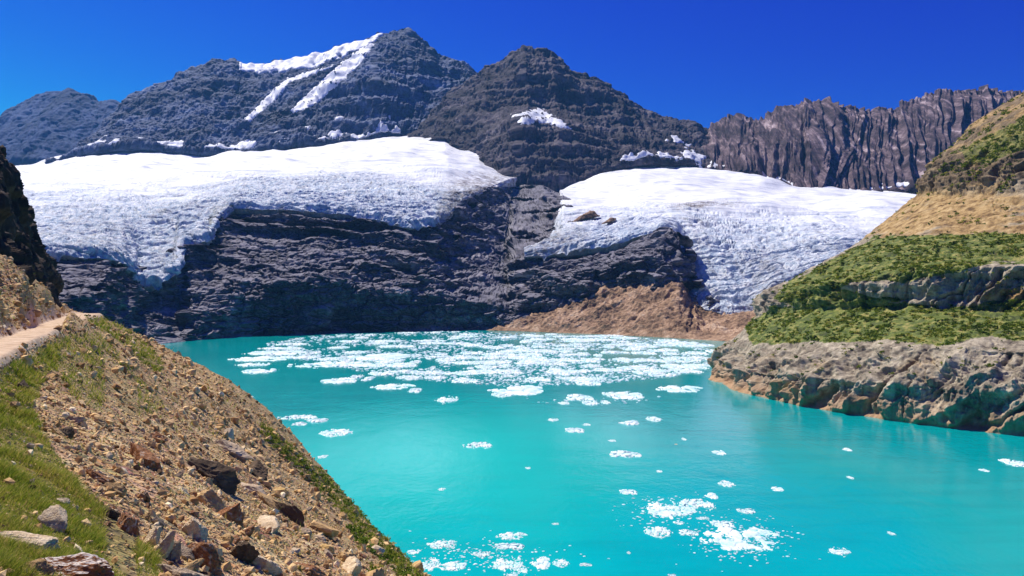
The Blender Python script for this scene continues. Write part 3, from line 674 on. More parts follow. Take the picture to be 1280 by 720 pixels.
Db = [(x-4, y+25, Y+3) for x, y, Y in D0]
us = np.linspace(0, 1, 420)
G = rowgrid([Db, D0, D1, D2, D3, D4], us, [6, 60, 60, 60, 12], by='t')
G = smooth_u(smooth_v(G, 3), 6)
n = grid_normals(G); n = np.where(n[..., 0:1] < 0, -n, n)
w = G+fbm(G/6., 3, 501)[..., None]*1.5
w1, w2, wid = worley(w/np.array([4, 4, 5.0]), 502)
d = fbm(w/np.array([9, 9, 30]), 5, 503, 0.55, ridged=True)*2.6+(wid-0.5)*2.4*sstep(0, 0.25, w2)+fbm(w/2., 4, 504, 0.6)*0.7+fbm(G/14., 3, 505)*1.8
d *= sstep(0, 12, np.arange(G.shape[0]))[:, None]
d = d-2.4*sstep(0, 12, np.arange(G.shape[0]))[:, None]
G = G+n*d[..., None]
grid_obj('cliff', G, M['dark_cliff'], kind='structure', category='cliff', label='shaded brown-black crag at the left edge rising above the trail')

# ------------------------------------------------------------------ near hillside (scree slope, trail)
TR = np.array([(-140, 520, 14), (-60, 466, 24), (0, 434, 33), (30, 421, 42), (50, 413, 55), (75, 402.5, 85), (95, 396, 120), (108, 392.5, 150), (112, 392, 165)], float)
TRP = P(TR[:, 0], TR[:, 1], TR[:, 2])
ctl = [tuple(p) for p in TRP]
def cp(px, py, Y): ctl.append(tuple(P(px, py, Y)))
def cw(x, y, z): ctl.append((x, y, z))
for a in [(0, 720, 4.4), (60, 720, 4.7), (150, 720, 5.8), (300, 720, 10), (400, 720, 18), (480, 720, 40), (0, 600, 7.5), (0, 520, 13), (100, 600, 9.5), (200, 600, 14.5),
          (530, 722, 100), (500, 692, 112), (450, 640, 125), (400, 590, 142), (330, 530, 160), (250, 477, 175), (190, 434, 180), (150, 410, 172),
          (330, 578, 100), (330, 630, 40), (250, 520, 92), (200, 560, 30), (150, 470, 85),
          (0, 385, 44), (0, 328, 62), (40, 362, 88), (62, 375, 112), (82, 388, 138), (-150, 320, 50), (-100, 400, 30)]: cp(*a)
for a in [(0, 0, 43.3), (0, 5, 41.9), (0, 10, 39.3), (0, 20, 34.8), (0, 40, 26.5), (0, 70, 15), (0, 100, 2.5), (-4, 112, -2), (-13, 122, -3), (8, 8, 35), (15, 25, 26), (20, 60, 6), (30, 10, 19), (50, 5, 3), (45, 50, -4), (20, 110, -5), (60, 90, -6), (120, 20, -6), (200, 200, -6), (0, 200, -5),
          (-62, 200, -2), (-45, 190, -3), (-68, 220, -6), (-103, 230, 10), (-30, 150, -4), (-27, 140, 0), (-85, 260, -2), (-60, 300, -6), (0, 300, -6),
          (-120, 200, 26), (-105, 185, 33), (-125, 260, 6), (-160, 300, 0), (-220, 300, 0), (-100, 150, 46), (-150, 200, 40), (-300, 300, 10), (-90, 130, 50), (-60, 60, 62), (-70, 90, 62), (-10, 0, 47), (-10, 5, 46.5), (-30, 10, 58), (-45, 30, 62)]: cw(*a)
CT = np.array(ctl)
def tps(r2): return 0.5*r2*np.log(r2+1e-9)
A = tps(((CT[:, None, :2]-CT[None, :, :2])**2).sum(-1))+np.eye(len(CT))*2.0*0
Pm = np.concatenate([np.ones((len(CT), 1)), CT[:, :2]], 1)
K = np.block([[A, Pm], [Pm.T, np.zeros((3, 3))]])
sol = np.linalg.lstsq(K, np.concatenate([CT[:, 2], np.zeros(3)]), rcond=None)[0]
def slope_z(x, y):
    sh = x.shape; x = x.ravel(); y = y.ravel(); out = np.zeros(x.shape)
    for i in range(0, len(x), 50000):
        xs, ys = x[i:i+50000], y[i:i+50000]
        r2 = (xs[:, None]-CT[None, :, 0])**2+(ys[:, None]-CT[None, :, 1])**2
        out[i:i+50000] = tps(r2)@sol[:-3]+sol[-3]+sol[-2]*xs+sol[-1]*ys
    return out.reshape(sh)
def trail_dist(x, y):
    best = np.full(x.shape, 1e9); bz = np.zeros(x.shape)
    for a, b in zip(TRP[:-1], TRP[1:]):
        ab = b-a; L = ab[0]**2+ab[1]**2
        t = np.clip(((x-a[0])*ab[0]+(y-a[1])*ab[1])/L, 0, 1)
        d = np.hypot(x-a[0]-t*ab[0], y-a[1]-t*ab[1]); m = d < best
        best = np.where(m, d, best); bz = np.where(m, a[2]+t*ab[2], bz)
    return best, bz
kx = np.concatenate([np.linspace(-1.3, -0.66, 90, endpoint=False), np.linspace(-0.66, -0.09, 760, endpoint=False), np.linspace(-0.09, 1.2, 130)])
Yv = np.concatenate([np.geomspace(0.8, 3.5, 25, endpoint=False), np.geomspace(3.5, 190, 620, endpoint=False), np.geomspace(190, 300, 30)])
KX, YY = np.meshgrid(kx, Yv); XX = KX*YY
Z = slope_z(XX, YY)
td, tz = trail_dist(XX, YY)
tw = np.interp(YY, [10, 33, 60, 150], [0.4, 0.6, 0.8, 1.7])
flat = sstep(tw*2.0, tw*1.0, td)
G0 = np.stack([XX, YY, Z], -1)
f2 = np.stack([XX, YY, np.zeros_like(XX)], -1)
fade = sstep(0.5, 6, YY)
bumpy = fbm(f2/9., 4, 601)*0.9+fbm(f2/2.2, 4, 602)*0.28+fbm(f2/0.5, 3, 603, 0.6)*0.05
w1, w2, wid = worley(f2/np.array([1.3, 1.3, 1])+np.array([0, 0, 0.5]), 604)
bumpy = bumpy+(0.5-w1)*0.16*sstep(6, 20, YY)
bumpy = bumpy*np.interp(YY, [3, 8, 25, 190], [0.12, 0.3, 0.7, 1.2])
Z = Z+bumpy*(1-flat)*fade
Z = Z*(1-flat)+(tz+fbm(f2/1.5, 3, 606)*0.04)*flat
G_s = np.stack([XX, YY, Z], -1)
spx, spy = proj(G_s)
gpoly = [[(-50, 470), (20, 452), (60, 434), (82, 430), (75, 450), (50, 480), (42, 505), (52, 540), (75, 580), (95, 610), (130, 640), (170, 668), (200, 700), (215, 730), (-50, 730)],
         [(108, 392), (135, 392), (150, 405), (185, 432), (205, 455), (200, 470), (175, 455), (150, 430), (128, 415), (108, 402)],
         [(55, 425), (125, 415), (165, 465), (215, 510), (150, 525), (90, 500)],
         [(330, 530), (400, 590), (450, 640), (530, 722), (510, 722), (440, 655), (390, 600), (325, 545)]]
nz = fbm(f2/3., 4, 611)*14*np.clip(20/YY, 0.4, 1.2)
gm = np.zeros(spx.shape)
for k, pl in enumerate(gpoly): gm = np.maximum(gm, in_poly(spx+nz, spy+nz*0.7, pl)*[1, 0.9, 0.5, 0.55][k])
gm *= (1-flat)*(sstep(-0.5, 0.15, fbm(f2/1.8, 3, 612)+np.where(spx < 130, 0.5, 0)))
grid_obj('hillside', G_s, M['slope'], attrs={'green': gm*0.75}, kind='structure', category='hillside', label='steep scree hillside in the foreground falling from the trail to the lake')
# the trail
keep = (flat > 0.6) & (YY > 8)
S = G_s.copy(); S[..., 2] += 0.03
grid_obj('path', S, M['path'], keep=keep, kind='structure', category='trail', label='narrow pale dirt trail crossing the hillside below the dark crag')

# ------------------------------------------------------------------ stones
def ico(sub):
    import bmesh
    bm = bmesh.new(); bmesh.ops.create_icosphere(bm, subdivisions=sub, radius=1)
    v = np.array([x.co[:] for x in bm.verts]); f = np.array([[q.index for q in p.verts] for p in bm.faces]); bm.free(); return v, f
ICO = {k: ico(k) for k in (1, 2, 4, 5)}
def rock_shape(sub, seed, planes=11, rough=0.06, squash=(1, 0.8, 0.6)):
    r = np.random.default_rng(seed)
    v, f = ICO[sub]; d = v/np.linalg.norm(v, axis=1, keepdims=True)
    n = r.normal(size=(planes, 3)); n /= np.linalg.norm(n, axis=1, keepdims=True)
    c = r.uniform(0.5, 0.95, planes)
    dn = d@n.T; rad = np.where(dn > 0.05, c/np.maximum(dn, 0.05), 9).min(1); rad = np.minimum(rad, 1.25)
    if sub >= 3:
        rad = rad*(1+rough*fbm(d*2.2+seed, 5, seed % 97, 0.6)+rough*0.5*fbm(d*np.array([3, 3, 12])+seed, 3, seed % 89))
    return d*rad[:, None]*np.array(squash), f

def frame_pick(G, mask_w, count, seed):
    """random surface points of a grid, weighted by area as seen in the photograph"""
    r = np.random.default_rng(seed)
    px, py = proj(G)
    a = np.abs((px[:-1, 1:]-px[:-1, :-1])*(py[1:, :-1]-py[:-1, :-1])-(py[:-1, 1:]-py[:-1, :-1])*(px[1:, :-1]-px[:-1, :-1]))
    c = mask_w[:-1, :-1]*a*(px[:-1, :-1] > -60)*(px[:-1, :-1] < 1340)*(py[:-1, :-1] < 760)*(py[:-1, :-1] > -40)
    # keep faces that look at the camera
    n = grid_normals(G)[:-1, :-1]; n = np.where(n[..., 2:3] < 0, -n, n)
    view = np.array([0, 0, H])-G[:-1, :-1]; c = c*((n*view).sum(-1) > 0)
    pr = c.ravel()/c.sum(); idx = r.choice(len(pr), count, p=pr)
    i, j = np.unravel_index(idx, c.shape); fu, fv = r.random(count)[:, None], r.random(count)[:, None]
    p = (G[i, j]*(1-fu)+G[i, j+1]*fu)*(1-fv)+(G[i+1, j]*(1-fu)+G[i+1, j+1]*fu)*fv
    return p, n[i, j], i, j

def rand_rots(k, r):
    q = r.normal(size=(k, 4)); q /= np.linalg.norm(q, axis=1, keepdims=True); w, x, y, z = q.T
    return np.stack([np.stack([1-2*(y*y+z*z), 2*(x*y-z*w), 2*(x*z+y*w)], -1), np.stack([2*(x*y+z*w), 1-2*(x*x+z*z), 2*(y*z-x*w)], -1), np.stack([2*(x*z-y*w), 2*(y*z+x*w), 1-2*(x*x+y*y)], -1)], 1)

def stones(name, pts, size, sub, seed, mat, ntemp=24, **props):
    r = np.random.default_rng(seed)
    T = np.stack([rock_shape(sub, 1000+seed*50+k, planes=9, squash=(1, r.uniform(.6, 1), r.uniform(.4, .8)))[0] for k in range(ntemp)])
    f = ICO[sub][1]; k = len(pts)
    V = T[r.integers(0, ntemp, k)]
    R = rand_rots(k, r)
    V = np.einsum('kij,kvj->kvi', R, V)*size[:, None, None]+pts[:, None, :]
    nvt = V.shape[1]
    Fc = (f[None]+(np.arange(k)*nvt)[:, None, None]).reshape(-1, 3)
    rnd = np.repeat(np.clip(r.normal(0.5, 0.2, k), 0, 1), nvt)
    return link(name, make_mesh(name, V.reshape(-1, 3), Fc, mat, False, {'rnd': rnd}), **props)

mw_ = (1-0.66*sstep(0.2, 0.6, gm))*(flat < 0.88)
# fine scree
p, nn, i, j = frame_pick(G_s, mw_, 42000, 5)
r_ = np.random.default_rng(55)
sz = (r_.pareto(2.3, len(p))+1)*0.0012*np.clip(p[:, 1], 3, 400)**0.98; sz = np.clip(sz, 0.010, np.minimum(0.8, 0.0065*p[:, 1]+0.02))
stones('scree', p+nn*(sz*0.25)[:, None], sz, 1, 3, M['scree'], kind='stuff', category='scree', label='loose brown and tan scree covering the near hillside')

# named boulders: px, py, Y-guess via the slope surface, width px, (squash), material, label
def surf_at(px, py):
    d = (spx-px)**2+(spy-py)**2
    d[G_s[..., 1] < 2] = 1e9
    k = np.unravel_index(np.argmin(d), d.shape); return G_s[k]
NB = [
 (98, 706, 130, (1, .42, .52), 'st_rust_littop', (-6, 3, 8), 'large rust-brown block with a sunlit white top edge in the grass at the bottom corner'),
 (25, 668, 90, (1, .7, .34), 'st_pale', (6, 12, 30), 'pale flat slab in the grass behind the rust-brown block'),
 (45, 708, 50, (1, .7, .5), 'st_tan', (10, 0, 40), 'tan stone at the left end of the rust-brown block'),
 (182, 571, 66, (1, .55, .62), 'st_rust', (10, 38, -20), 'pointed orange-brown slab leaning right on the middle of the scree'),
 (194, 545, 34, (1, .7, .6), 'st_rust', (0, 20, 30), 'small bright orange rock just above the pointed slab'),
 (258, 589, 74, (1, .8, .66), 'st_dark', (0, 22, 10), 'big rounded dark brown boulder casting a deep shadow'),
 (284, 556, 62, (1, .6, .5), 'st_grey', (0, 15, -10), 'light grey ledge rock above the big dark boulder'),
 (322, 591, 36, (1, .8, .8), 'st_dark', (0, 10, 20), 'small dark boulder right of the big dark boulder'),
 (318, 611, 56, (1, .6, .42), 'st_grey', (5, 24, 0), 'pale grey flat rock below the small dark boulder'),
 (352, 615, 20, (1, .8, .7), 'st_yellow', (0, 10, 20), 'little orange-yellow stone beside the pale grey flat rock'),
 (363, 640, 70, (1, .45, .5), 'st_dark', (0, 40, -10), 'long dark wedge of rock slanting down the slope'),
 (345, 632, 60, (1, .3, .3), 'st_tan', (0, 42, 5), 'thin tan splinter of rock beside the long dark wedge'),
 (408, 686, 34, (1, .8, .7), 'st_yellow', (0, 20, 10), 'round ochre-yellow stone near the lower right of the scree'),
 (434, 700, 44, (1, .6, .6), 'st_tan', (0, 35, 20), 'tan rock right below the round ochre-yellow stone'),
 (382, 664, 24, (1, .7, .6), 'st_grey', (0, 20, 40), 'small grey-white stone up the slope from the ochre-yellow stone'),
 (160, 655, 54, (.62, .55, 1), 'st_rust', (8, -22, 20), 'upright rusty rock standing at the edge of the grass'),
 (137, 642, 26, (1, .7, .8), 'st_dark', (0, 0, 10), 'dark stone left of the upright rusty rock'),
 (140, 638, 14, (1, .7, .6), 'st_pale', (0, 0, 20), 'white chip of stone on top of the dark stone'),
 (188, 672, 60, (.35, .6, 1), 'st_pale', (10, 28, 20), 'pale upright slab leaning right next to the upright rusty rock'),
 (202, 686, 62, (.38, .6, 1), 'st_pale', (5, 20, 10), 'second pale upright slab in the row of leaning slabs'),
 (216, 692, 52, (.35, .6, 1), 'st_grey', (5, 12, -10), 'grey upright slab at the right end of the row of leaning slabs'),
 (244, 664, 70, (.5, .5, 1), 'st_pale', (0, -20, 30), 'tall whitish rock in the lower middle of the scree'),
 (282, 650, 48, (.8, .6, .9), 'st_rust', (0, -15, 15), 'rusty pointed rock right of the tall whitish rock'),
 (262, 628, 50, (1, .6, .6), 'st_tan', (0, 20, 15), 'tan block below the big dark boulder'),
 (300, 690, 56, (.8, .6, 1), 'st_dark', (0, 20, 40), 'olive-dark rock near the bottom edge of the photo'),
 (256, 702, 66, (.9, .6, .8), 'st_rust', (0, 38, 10), 'orange-sided rock at the bottom edge between pale rocks'),
 (330, 703, 50, (1, .6, .6), 'st_pale', (0, 30, 20), 'white-streaked rock at the bottom edge right of the olive-dark rock'),
 (72, 543, 48, (1, .5, .5), 'st_tan', (0, 38, 10), 'long tan rock lying along the right edge of the grass'),
 (30, 484, 24, (.6, .7, 1), 'st_dark', (0, -12, 10), 'dark upright stone in the grass below the trail'),
 (74, 548, 38, (.8, .6, .8), 'st_dark', (0, 10, 50), 'dark hollowed rock next to the long tan rock'),
 (120, 592, 48, (1, .5, .4), 'st_rust', (0, 32, 0), 'flat rusty stone half buried left of the pointed slab'),
 (125, 526, 28, (1, .7, .6), 'st_tan', (0, 22, 0), 'tan block high on the scree above the pointed slab'),
 (92, 524, 24, (1, .7, .7), 'st_grey', (0, 12, 0), 'greyish block left of the tan block high on the scree'),
 (225, 715, 70, (1, .7, .5), 'st_grey', (0, 25, 20), 'broad grey-white rock cut by the bottom edge below the leaning slabs'),
 (385, 712, 50, (1, .6, .6), 'st_rust', (0, 30, 30), 'brown rock cut by the bottom edge left of the tan rock'),
]
names_world = []
def put_rock(px, py, wpx, sq, mat, rot, label, seed, cat='boulder', name='boulder', me=None, group=None, sink=0.25, sub=5):
    s = surf_at(px, py+wpx*0.12); rad = wpx/2/F*s[1]
    if me is None:
        v, f = rock_shape(sub, seed, planes=19, rough=0.17, squash=sq)
        m = max(sq); v = v/m
        me = make_mesh(name, v, f, M[mat], True)
        try: me.set_sharp_from_angle(angle=math.radians(28))
        except Exception: pass
    o = link(name, me, label=label, category=cat)
    o.scale = (rad, rad, rad); o.rotation_euler = [math.radians(a) for a in rot]
    zext = (sq[2]/max(sq)) if sq else 0.6
    o.location = Vector(s)+Vector((0, 0, rad*zext*(0.8-2*sink)))
    if group: o['group'] = group
    return o
for k, (px_, py_, wpx, sq, mat, rot, label) in enumerate(NB):
    put_rock(px_, py_, wpx*1.05, sq, mat, rot, label, 3000+k*7, sink=0.36)

# medium rocks: shared shapes
protos = []
for k in range(14):
    sq = (1, random.uniform(.55, .85), random.uniform(.45, .8))
    mat = ['st_tan', 'st_rust', 'st_tan', 'st_grey', 'st_pale', 'st_tan', 'st_pale'][k % 7]
    v, f = rock_shape(4, 5000+k*3, planes=16, rough=0.17, squash=sq)
    me = make_mesh('rock', v, f, M[mat], True)
    try: me.set_sharp_from_angle(angle=math.radians(28))
    except Exception: pass
    protos.append((me, sq, mat))
word = {'st_tan': 'tan', 'st_rust': 'rust-brown', 'st_grey': 'grey', 'st_pale': 'pale', 'st_dark': 'dark brown'}
mmask = mw_*(np.clip((spy-470)/200, 0.05, 1)**1.5)
p, nn, i, j = frame_pick(G_s, mmask, 262, 77)
rr = np.random.default_rng(9)
for q in range(len(p)):
    me, sq, mat = protos[int(rr.integers(0, 14))]
    ppx, ppy = proj(p[q])
    wpx = float(np.clip(8+rr.pareto(2.1)*9, 8, 38))*float(np.interp(ppy, [400, 520, 720], [0.5, 0.9, 1.6]))
    where = 'on the upper scree near the trail' if ppy < 520 else ('among the boulders on the middle of the scree' if ppy < 630 else 'among the blocks at the foot of the view')
    size = 'small' if wpx < 14 else 'fist-sized-looking' if wpx < 20 else 'larger'
    size = 'small' if wpx < 14 else 'larger'
    put_rock(float(ppx), float(ppy), wpx, sq, mat, tuple(rr.uniform(-40, 40, 3)*np.array([1, 1, 4.5])), f'{size} angular {word[mat]} rock {where}', 0, cat='rock', name='rock', me=me, group='loose rocks on the scree slope', sink=0.2)

# ------------------------------------------------------------------ grass and shrubs
def blades(name, p, hgt, wid, seed, mat, lean=0.5, **props):
    r = np.random.default_rng(seed); k = len(p)
    ang = r.uniform(0, 2*np.pi, k); side = np.stack([np.cos(ang), np.sin(ang), 0*ang], -1)*wid[:, None]
    la = r.uniform(0, 2*np.pi, k); ln = np.stack([np.cos(la)*lean, np.sin(la)*lean, 1+0*la], -1)*hgt[:, None]
    mid = p+ln*0.55*np.array([0.6, 0.6, 1]); tip = p+ln
    V = np.stack([p-side, p+side, mid+side*0.7, mid-side*0.7, tip], 1)
    b = (np.arange(k)*5)[:, None]
    Ft = np.concatenate([b+[0, 1, 2], b+[0, 2, 3], b+[3, 2, 4]], 0)
    rnd = np.repeat(np.clip(r.normal(0.5, 0.22, k), 0, 1), 5)
    return link(name, make_mesh(name, V.reshape(-1, 3), Ft, mat, True, {'rnd': rnd}), **props)
p, nn, i, j = frame_pick(G_s, gm**1.5+0.06*sstep(0.1, 0.3, fbm(f2/2.5, 4, 707, 0.6))*(1-flat), 80000, 31)
rr = np.random.default_rng(12)
keepg = fbm(np.concatenate([p[:, :2]/np.clip(p[:, 1:2]*0.05, 0.3, 3), np.zeros((len(p), 1))], 1), 5, 705, 0.7) > -0.14
p = p[keepg]
clump = 0.35+1.4*sstep(-0.3, 0.5, fbm(np.concatenate([p[:, :2]/0.5, np.zeros((len(p), 1))], 1), 3, 700))
hgt = (0.014+0.0036*p[:, 1]+rr.random(len(p))*0.03)*clump; wid = np.maximum(0.0024, 0.00050*p[:, 1])
blades('grass', p-np.array([0, 0, 0.01]), np.clip(hgt, 0.03, 0.7), wid, 13, M['grass'], lean=0.9, kind='stuff', category='grass', label='short green grass growing on the hillside below the trail')

def leafclumps(name, p, rad, per, leaf, seed, mat, flat=0.6, **props):
    r = np.random.default_rng(seed); k = len(p)
    d = r.normal(size=(k, per, 3)); d /= np.linalg.norm(d, axis=-1, keepdims=True); d[..., 2] = np.abs(d[..., 2])*flat
    c = p[:, None]+d*(rad[:, None, None]*r.uniform(0.35, 1.1, (k, per, 1)))
    a = r.normal(size=(k, per, 3)); a /= np.linalg.norm(a, axis=-1, keepdims=True)
    b = np.cross(a, r.normal(size=(k, per, 3))); b /= np.linalg.norm(b, axis=-1, keepdims=True)+1e-9
    L = (leaf*rad)[:, None, None]
    V = np.stack([c-a*L, c+b*L*0.8, c+a*L, c-b*L*0.8], 2).reshape(-1, 3)
    Fq = np.arange(len(V)).reshape(-1, 4)
    rnd = np.repeat(np.clip(r.normal(0.5, 0.2, k), 0, 1), per*4)
    return link(name, make_mesh(name, V, Fq, mat, False, {'rnd': rnd}), **props)
hx, hy = proj(G_head)
gh = green_head*sstep(-0.25, 0.15, fbm(G_head/7., 4, 720, 0.6))+0.8*sstep(0.05, 0.25, fbm(G_head/9., 4, 721, 0.6))*sstep(245, 225, hy)*(hy > 110)+0.35*sstep(0.15, 0.3, fbm(G_head/6., 4, 722, 0.6))*(hy > 240)*(hy < 435)+0.2*sstep(0.2, 0.35, fbm(G_head/5., 4, 723))*(hy >= 435)*(hy < 470)
p, nn, i, j = frame_pick(G_head, gh, 9000, 41)
rad = np.random.default_rng(3).uniform(0.35, 1.25, len(p))*np.interp(p[:, 1], [250, 500], [0.9, 1.5])
leafclumps('shrubbery', p, rad*0.85, 22, 0.30, 42, M['shrub'], kind='stuff', category='shrubs', label='low green shrubs covering the ledges of the right headland')
# dark brush along the hillside's lakeward edge
em = in_poly(spx+nz*0.5, spy, [(325, 527), (400, 588), (450, 637), (535, 720), (535, 735), (470, 735), (430, 650), (380, 600), (320, 540)])*sstep(-0.2, 0.3, fbm(f2/12., 3, 730))+in_poly(spx, spy, gpoly[1])*0.25
p, nn, i, j = frame_pick(G_s, em.astype(float), 1500, 43)
rad = np.random.default_rng(4).uniform(0.2, 0.6, len(p))*np.interp(p[:, 1], [40, 170], [0.6, 1.3])
leafclumps('undergrowth', p, rad, 26, 0.22, 44, M['shrub'], kind='stuff', category='brush', label='dark low brush along the edge of the scree slope above the lake')

# ------------------------------------------------------------------ ice on the lake
def floe_proto(seed, holes):
    r = np.random.default_rng(seed); n_ = 80
    x = np.linspace(-1.1, 1.1, n_); X, Y = np.meshgrid(x, x)
    q = np.stack([X*1.6, Y*1.6, np.full_like(X, seed*3.1)], -1)
    m = 0.80-np.sqrt(X**2+Y**2)+0.5*fbm(q, 4, seed, 0.6)+0.22*fbm(q*5, 3, seed+9, 0.6)
    hn = fbm(q*4, 3, seed+1, 0.6)
    o1, o2, oi = worley(q*(1.8 if holes else 1.3)+0.3*fbm(q*2, 2, seed+4)[..., None], seed+5)
    m = np.where((oi < 0.2) & (m < 0.35), -0.2, m); m = np.minimum(m, o2*1.4-0.04)
    if holes: m = np.minimum(m, (hn+0.16)*0.9)
    Z_ = np.where(m > 0, 0.12+0.30*np.clip(m*5, 0, 1)*(0.5+1.1*oi)+0.10*np.abs(fbm(q*5, 3, seed+2)), -0.25)
    keep = m > -0.02
    f = grid_faces(n_, n_); f = f[keep.reshape(-1)[f].any(1)]
    V = np.stack([X, Y, Z_], -1).reshape(-1, 3)
    used = np.unique(f); mp = np.full(len(V), -1); mp[used] = np.arange(len(used))
    return make_mesh('ice_floe', V[used], mp[f], M['floe'], True)
FP = [floe_proto(800+k, k % 3 != 0) for k in range(12)]
def put_floe(px, py, w, h, label, k, group='ice floes on the lake', rot=None):
    Y = H*F/(py-360); X = (px-640)/F*Y
    o = link('ice_floe', FP[k % 12], label=label, category='ice floe', group=group)
    o.location = (X, Y, 0); o.scale = (w/2/F*Y*1.15, h/2*Y*Y/(H*F)*1.15, float(np.interp(Y, [120, 600], [0.7, 1.6])*np.clip(w/F*Y/7, 0.22, 1)))
    o.rotation_euler = (0, 0, math.radians(rot if rot is not None else 180*(k % 2)))
    return o
FL = [
 (265, 500, 18, 5, 'small floe touching the scree edge at the left side of the lake'), (293, 499, 38, 7, 'bright floe just off the scree edge on the left'),
 (372, 522, 46, 5, 'thin floe strip left of centre below the main ice pack'), (400, 526, 28, 4, 'narrow floe sliver at the right end of the thin strip'),
 (422, 541, 42, 9, 'lens-shaped floe below the thin strip left of centre'), (375, 530, 18, 4, 'small sliver of ice under the thin strip'),
 (324, 464, 40, 5, 'lone flat floe left of the ice pack'), (404, 571, 12, 5, 'tiny floe nearest the middle of the scree edge'),
 (425, 476, 44, 6, 'long flat floe just under the left half of the ice pack'), (461, 473, 12, 6, 'small blocky floe right of the long flat floe'),
 (446, 471, 18, 4, 'thin floe above the small blocky floe'), (490, 484, 50, 8, 'ragged floe under the centre of the ice pack'), (519, 488, 16, 6, 'small block at the right end of the ragged floe'),
 (558, 500, 28, 8, 'open ring of brash ice floating alone near the middle of the lake'), (597, 557, 34, 7, 'bright floe alone in the middle of the lake'),
 (655, 488, 76, 12, 'big slanting floe at the lower edge of the ice pack'), (630, 493, 30, 6, 'lower left corner piece of the big slanting floe'),
 (724, 497, 34, 8, 'oval floe below the ice pack left of its twin'), (738, 504, 20, 5, 'thin floe under the oval floe'), (706, 504, 14, 4, 'small sliver left below the oval floe'), (757, 503, 12, 4, 'tiny oval floe between the two larger ones'),
 (783, 494, 38, 10, 'bright oval floe at the lower right of the ice pack'), (762, 493, 20, 6, 'pale floe joined to the left of the bright oval floe'), (850, 487, 56, 10, 'long bright floe near the tip of the headland'),
 (718, 538, 24, 6, 'small floe in open water below the oval floe'), (691, 525, 14, 4, 'little ice chip in open water left of the small floe'), (733, 531, 10, 3, 'tiny chip up right of the small floe in open water'),
 (790, 529, 28, 5, 'short dotted row of ice below the bright oval floe'), (818, 524, 20, 6, 'bright end of the short dotted row of ice'), (781, 568, 40, 8, 'ragged floe alone right of the lake centre'),
 (899, 566, 16, 6, 'small double floe right of the ragged one'), (766, 551, 10, 3, 'tiny chip above the ragged floe'), (855, 549, 6, 3, 'speck of ice off the headland tip'), (824, 589, 7, 3, 'speck of ice below the ragged floe'),
 (660, 585, 8, 3, 'faint chip left of the lake centre'), (552, 612, 9, 4, 'tiny chip in the bright water on the left'), (785, 615, 22, 7, 'small floe up left of the big raft'),
 (836, 638, 66, 24, 'large ragged ice raft right of the lake centre'), (868, 631, 46, 13, 'upper right wing of the large ragged raft'), (891, 620, 18, 8, 'tail piece pointing up right from the large raft'),
 (824, 665, 36, 14, 'floe below the large ragged raft'), (860, 666, 24, 8, 'small floe between the two big rafts'), (849, 654, 10, 4, 'chip of ice between the two big rafts'), (880, 648, 16, 4, 'thin chip above the round raft'),
 (908, 605, 20, 7, 'small oval floe up right of the large raft'), (971, 611, 14, 6, 'small bright floe farther right in open water'), (933, 639, 26, 7, 'floe above the right end of the round raft'),
 (927, 676, 96, 38, 'biggest rounded raft of broken ice on the near lake'), (902, 655, 28, 9, 'floe on the upper left rim of the biggest raft'), (1049, 690, 28, 10, 'solitary chunky floe near the bottom right'),
 (1114, 667, 8, 5, 'tiny floe up right of the solitary chunky one'), (1060, 562, 12, 4, 'small floe off the foot of the headland'), (1063, 597, 8, 4, 'chip of ice below the small floe off the headland'), (1269, 579, 28, 10, 'floe at the right edge of the photo under the headland'),
 (1230, 588, 10, 4, 'faint ice chip left of the floe at the right edge'),
 (555, 681, 36, 12, 'ragged floe above the near left cluster'), (539, 706, 26, 14, 'blocky floe nearest the end of the scree slope'), (567, 707, 30, 12, 'floe between the blocky floe and the rounded one'), (602, 693, 26, 7, 'flat floe in the middle of the near left cluster'),
 (639, 671, 36, 11, 'top floe of the near left cluster'), (636, 683, 38, 8, 'flat floe directly under the top floe of the cluster'), (633, 706, 40, 20, 'largest chunky floe of the near left cluster'), (649, 713, 20, 12, 'small chunk attached right of the largest chunky floe'),
 (679, 704, 28, 16, 'triangular floe right of the largest chunky floe'), (702, 704, 22, 10, 'oval floe right of the triangular one'), (732, 706, 16, 4, 'thin chip at the right end of the near left cluster'), (517, 690, 16, 6, 'small floe against the foot of the scree slope'),
 (695, 655, 9, 3, 'faint sliver of ice above the oval floe of the cluster'), (786, 691, 5, 3, 'speck of ice left of the biggest raft'), (640, 719, 14, 4, 'sliver of ice cut by the bottom edge'), (840, 719, 12, 3, 'second sliver of ice cut by the bottom edge, farther right'),
 (328, 449, 78, 7, 'leftmost long floe of the main ice pack'), (345, 441, 70, 5, 'ragged long floe behind the leftmost one'), (315, 456, 40, 4, 'thin floe in front of the leftmost long floe'), (415, 456, 100, 7, 'widest solid white floe in the left half of the ice pack'), (480, 446, 90, 8, 'white floe right behind the widest solid floe'),
]
for k, a in enumerate(FL): put_floe(*a[:4], a[4], k)
pack = [(335, 428), (400, 419), (560, 414), (760, 419.5), (905, 430), (900, 448), (880, 458), (850, 470), (800, 476), (740, 480), (640, 484), (560, 478), (500, 474), (440, 462), (400, 452), (330, 446)]
rr = np.random.default_rng(21); cnt = 0
